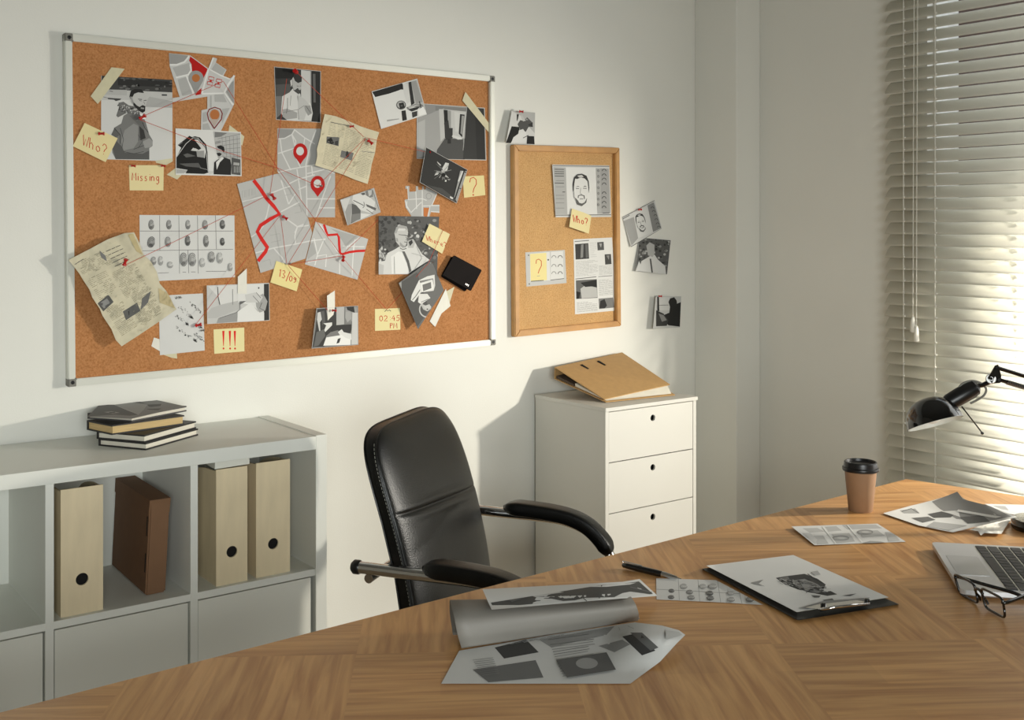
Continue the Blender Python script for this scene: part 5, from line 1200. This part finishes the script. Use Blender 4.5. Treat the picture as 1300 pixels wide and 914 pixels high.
P.p(96, 706,838,770,828,782,850,720,860).e(150, 745,842,14,7).p(186, 845,800,862,802,866,806,846,812)
sheet('newspaper', 'open newspaper under the rolled paper, its right side arching up', 'newspaper', P, lambda x, y, h: PZ(x, y, DZ+h), .0006, lambda x, y: .022*max(0, math.sin(max(0, min(1, (x-770)/100))*math.pi*.8))**1.0*max(0, min(1, (850-y)/40)), [((1,0),7),((0,1),7)], m='print')

# laptop
LA, LB = Vector((-.746, -.666, 0)), Vector((.666, -.746, 0))
L0 = Vector((1.741, 1.113, 0)); LL, LD = .262, .20; lz = DZ+.001
e = empty('laptop', (1.75, .96, DZ), label='silver laptop with black keys at the right side of the desk', cat='laptop')
def LQ(a, c, z): return L0+LA*a+LB*c+Vector((0, 0, lz+z))
def rrect(a0, a1, c0, c1, r, n=6):
    out = []
    for (ca, cc_), st in (((a1-r, c1-r), 0), ((a0+r, c1-r), 1), ((a0+r, c0+r), 2), ((a1-r, c0+r), 3)):
        for k in range(n+1):
            t = (st+k/n)*math.pi/2; out.append((ca+r*math.cos(t), cc_+r*math.sin(t)))
    return out
def lslab(bm, pts, z0, z1, f=LQ, ins=0):
    a = [bm.verts.new(f(p[0], p[1], z0)) for p in pts]; c_ = [bm.verts.new(f(p[0], p[1], z1)) for p in pts]; n = len(pts)
    bm.faces.new(a); bm.faces.new(c_[::-1])
    for i in range(n): bm.faces.new([a[i], a[(i+1)%n], c_[(i+1)%n], c_[i]])
b = BM()
pr = rrect(0, LL, 0, LD, .010)
for (z0, z1, s0, s1) in ((.0, .0045, .94, 1.0), (.0045, .0115, 1.0, 1.0)):
    ctr = (LL/2, LD/2); f = lambda p, s_: (ctr[0]+(p[0]-ctr[0])*s_, ctr[1]+(p[1]-ctr[1])*s_)
    n = len(pr); a = [b.verts.new(LQ(*f(p, s0), z0)) for p in pr]; c_ = [b.verts.new(LQ(*f(p, s1), z1)) for p in pr]
    for i in range(n): b.faces.new([a[i], a[(i+1)%n], c_[(i+1)%n], c_[i]])
    (b.faces.new(a) if z0 == 0 else b.faces.new(c_[::-1]))
bmesh.ops.remove_doubles(b, verts=b.verts[:], dist=1e-6)
base = obj('base', b, M['silver'], e)
b = BM(); lslab(b, rrect(.078, .184, .010, .060, .003), .0115, .0119); obj('trackpad', b, M['pad'], e)
b = BM(); lslab(b, rrect(.012, LL-.012, .0665, .180, .004), .0114, .0116); kb = obj('keyboard_well', b, M['metal'], e)
rows = [(14, 1), (14, 1), (13, 1.04), (12, 1.1), (10, 1)]
for r in range(6):
    c0 = .068+r*.0186
    widths = {0: [1, 1, 1, 1.25, 5.2, 1.25, 1, 1, 1, 1], 1: [2.2]+[1]*10+[2.2], 2: [1.7]+[1]*11+[1.7], 3: [1.4]+[1]*12+[1.2], 4: [1]*13+[1.6], 5: [1.03]*14}[r]
    tot = sum(widths); u = (LL-.026)/tot; a0 = .013
    for k, w_ in enumerate(widths):
        h = .0165 if r < 5 else .011
        b = BM(); lslab(b, rrect(a0+.0009, a0+u*w_-.0009, c0+.001, c0+h, .0015, 2), .0117, .0129); obj('key', b, M['key'], kb); a0 += u*w_
def LS(a, c, z):   # lid leaning back from the hinge
    t = math.radians(70); return L0+LA*a+LB*(LD-.004+c*math.cos(t)+z*math.sin(t))+Vector((0, 0, lz+.012+c*math.sin(t)-z*math.cos(t)))
b = BM(); lslab(b, rrect(0, LL, 0, .185, .008), 0, .005, LS); sc = obj('screen_lid', b, M['silver'], e)
b = BM(); lslab(b, rrect(.006, LL-.006, .010, .178, .004), -.0006, .0, LS); obj('display', b, M['blackgloss'], sc)

# spectacles
e = empty('spectacles', (1.58, .89, DZ), label='black-rimmed spectacles standing open beside the laptop', cat='spectacles')
g0, g1 = PD(1232, 763), PD(1263, 780)
gx = (g1-g0).normalized(); gb = Vector((gx.y, -gx.x, 0)); gb = gb if gb.dot(Vector((.9, -.4, 0))) > 0 else -gb
gc = (g0+g1)/2
tl = Vector((0, 0, 1))-gb*.25; tl.normalize()
def G(a, h, d=0): return gc+gx*a+tl*h+gb*d
rim = BM(); lw = .0245
for s_ in (-1, 1):
    c = s_*.0325; pts = []
    for k in range(33):
        ox, oz = outline(2*math.pi*k/32); hx = lw*(1+.06*oz); pts.append(G(c+ox*hx+s_*.001*oz, .0185+oz*.0158, .0))
    tube(rim, pts, .0019, 8, rs=[.0019]*33)
    b = BM(); vs = [b.verts.new(p) for p in pts[:-1]]; b.faces.new(vs)
    lensmesh = b; lensobj = obj('lens', b, M['lens'], e)
tube(rim, smoothpts([G(-.0095, .024), G(-.004, .028), G(.004, .028), G(.0095, .024)], 4), .0022, 8)
for s_ in (-1, 1): tube(rim, smoothpts([G(s_*.009, .020), G(s_*.008, .014, .004), G(s_*.0095, .008, .005)], 4), .0018, 6)
obj('rims', rim, M['blackgloss'], e, smooth=True)
for s_ in (-1, 1):
    a_ = s_*.0585
    q0 = G(a_-s_*.003, .028, -.001); q1 = G(a_, .028, .006); tgt = PZ(1300, 756.5, .766 if s_ < 0 else .770); dv = (tgt-q1).normalized()
    b = BM(); P_ = smoothpts([q0, q1, q1+dv*.045, q1+dv*.09, q1+dv*.115-Vector((0, 0, .006)), q1+dv*.132-Vector((0, 0, .016))], 5)
    P_ = [Vector((p.x, p.y, max(p.z, DZ+.0165))) for p in P_]
    tube(b, P_, .0022, 8, rs=[.0028-.0004*abs(i/len(P_)-.5) for i in range(len(P_))]); obj('temple_arm', b, M['blackgloss'], e, smooth=True)

# desk lamp
e = empty('desk_lamp', PD(1321, 672), label='black articulated desk lamp with a dome shade at the right edge of the desk', cat='lamp')
LD_ = 2.12
bc0 = PD(1322, 672)
b = BM(); lathe(b, [(.050, 0), (.052, .003), (.052, .014), (.048, .019), (.010, .021), (.010, .034), (.004, .034)], bc0, (0,0,1), 40); obj('base', b, M['blackgloss'], e, smooth=True, angle=40)
def Pd(px, py, d=LD_): return PDist(px, py, d)
rc = Pd(1186.5, 538); ax = (Pd(1214, 503)-Pd(1181, 519)).normalized()
r0, r1 = Pd(1153, 546), Pd(1221.5, 529.5); rad = (r1-r0).length/2; rc = (r0+r1)/2
rx = (r1-r0).normalized(); view = rc-Vector((0, 0, EYE)); view.normalize()
upv = rx.cross(view).normalized(); upv = upv if upv.z > 0 else -upv
ax = (upv*1.0+view*.10).normalized()                # opening axis points slightly away, so a sliver of the inside shows
ax = (ax-rx*ax.dot(rx)).normalized()
prof = []
for k in range(15):
    t = k/14*math.pi/2; prof.append((rad*math.cos(t)**.85 if k < 14 else .004, rad*.95*math.sin(t)))
b = BM(); lathe(b, prof, rc, ax, 48, capa=False); sh = obj('lamp_shade', b, M['blackgloss'], e, smooth=True)
b = BM(); lathe(b, [(r_*.975, h*.97-.0002) for r_, h in prof], rc, ax, 48, capa=False); obj('shade_lining', b, M['white'], sh, smooth=True, label='white inside of the shade')
b = BM(); lathe(b, [(.004, .05), (.010, .045), (.018, .032), (.022, .018), (.018, .006), (.004, .001)], rc+ax*.0, ax, 24); obj('bulb', b, M['pvc'], sh, smooth=True)
n0, n1 = Pd(1201, 513), Pd(1241, 490); nd = (n1-n0).normalized(); nl = (n1-n0).length
b = BM(); lathe(b, [(.013, 0), (.0155, .008), (.0165, nl*.45), (.0165, nl*.80), (.0150, nl*.86), (.0150, nl*.92), (.009, nl), (.005, nl+.002)], n0, nd, 28); sk = obj('socket', b, M['blackplastic'], e, smooth=True, angle=40)
b = BM(); tube(b, [n1, Pd(1247, 489), Pd(1256, 485)], .0045, 10); obj('swivel', b, M['blackgloss'], e, smooth=True, angle=50)
b = BM(); tube(b, smoothpts([Pd(1216,494), Pd(1222,487), Pd(1234,483.5), Pd(1246,487), Pd(1252,494), Pd(1249,502), Pd(1240,508), Pd(1232,512)], 5), .0022, 8); obj('cable_loop', b, M['greyplastic'], e, smooth=True)
b = BM(); tube(b, [Pd(1221,516), Pd(1246.5,549)], .0013, 8); lathe(b, [(.0005,-.003),(.003,-.0015),(.003,.0015),(.0005,.003)], Pd(1247,550), (0,0,1), 10); obj('handle_rod', b, M['blackgloss'], e, label='thin rod with a small ball end')
b = BM(); lathe(b, [(.0085, -.007), (.0098, -.005), (.0098, .005), (.0085, .007)], Pd(1258, 481), view, 20); lathe(b, [(.004, -.010), (.004, .010)], Pd(1258, 481), view, 12, mi=0); obj('joint', b, M['metal'], e, smooth=True, angle=40, label='steel joint knob')
b = BM(); q = [Pd(1254,480), Pd(1263,464), Pd(1267,463), Pd(1271,478), Pd(1270,486), Pd(1259,487)]
for off_ in (-.009, .007):
    a = [b.verts.new(p+view*off_) for p in q]; c_ = [b.verts.new(p+view*(off_+.002)) for p in q]; b.faces.new(a); b.faces.new(c_[::-1])
    for i in range(len(q)): b.faces.new([a[i], a[(i+1)%len(q)], c_[(i+1)%len(q)], c_[i]])
for px, py in ((1265, 466.5), (1268, 482.5), (1258, 481)): tube(b, [Pd(px, py)-view*.011, Pd(px, py)+view*.011], .003, 10)
obj('bracket', b, M['blackgloss'], e)
b = BM(); tube(b, [Pd(1265, 466.5), Pd(1395, 506.5)], .0040, 10); obj('upper_arm_rod', b, M['blackgloss'], e)
b = BM(); tube(b, [Pd(1270, 482.5), Pd(1392, 519.5)], .0040, 10); obj('upper_arm_rod', b, M['blackgloss'], e)
b = BM(); q0, q1 = Pd(1278, 485), Pd(1330, 500.5); k_ = 60; dd = q1-q0; u_, v_ = frame_of(dd)
tube(b, [q0+dd*(i/240)+(u_*math.cos(i*.9)+v_*math.sin(i*.9))*.0048 for i in range(241)], .0006, 4); obj('spring', b, M['metal'], e)
b = BM(); eb = Pd(1398, 513); lathe(b, [(.014, -.008), (.016, 0), (.014, .008)], eb, view, 20); obj('elbow', b, M['blackgloss'], e)
bt = bc0+Vector((0, 0, .034))
for s_ in (-.010, .010):
    b = BM(); tube(b, [eb+view*s_*.5, bt+Vector((s_, 0, 0))], .0040, 10); obj('lower_arm_rod', b, M['blackgloss'], e)
# dry leaf tip behind the cup (pot plant hidden by the desk)
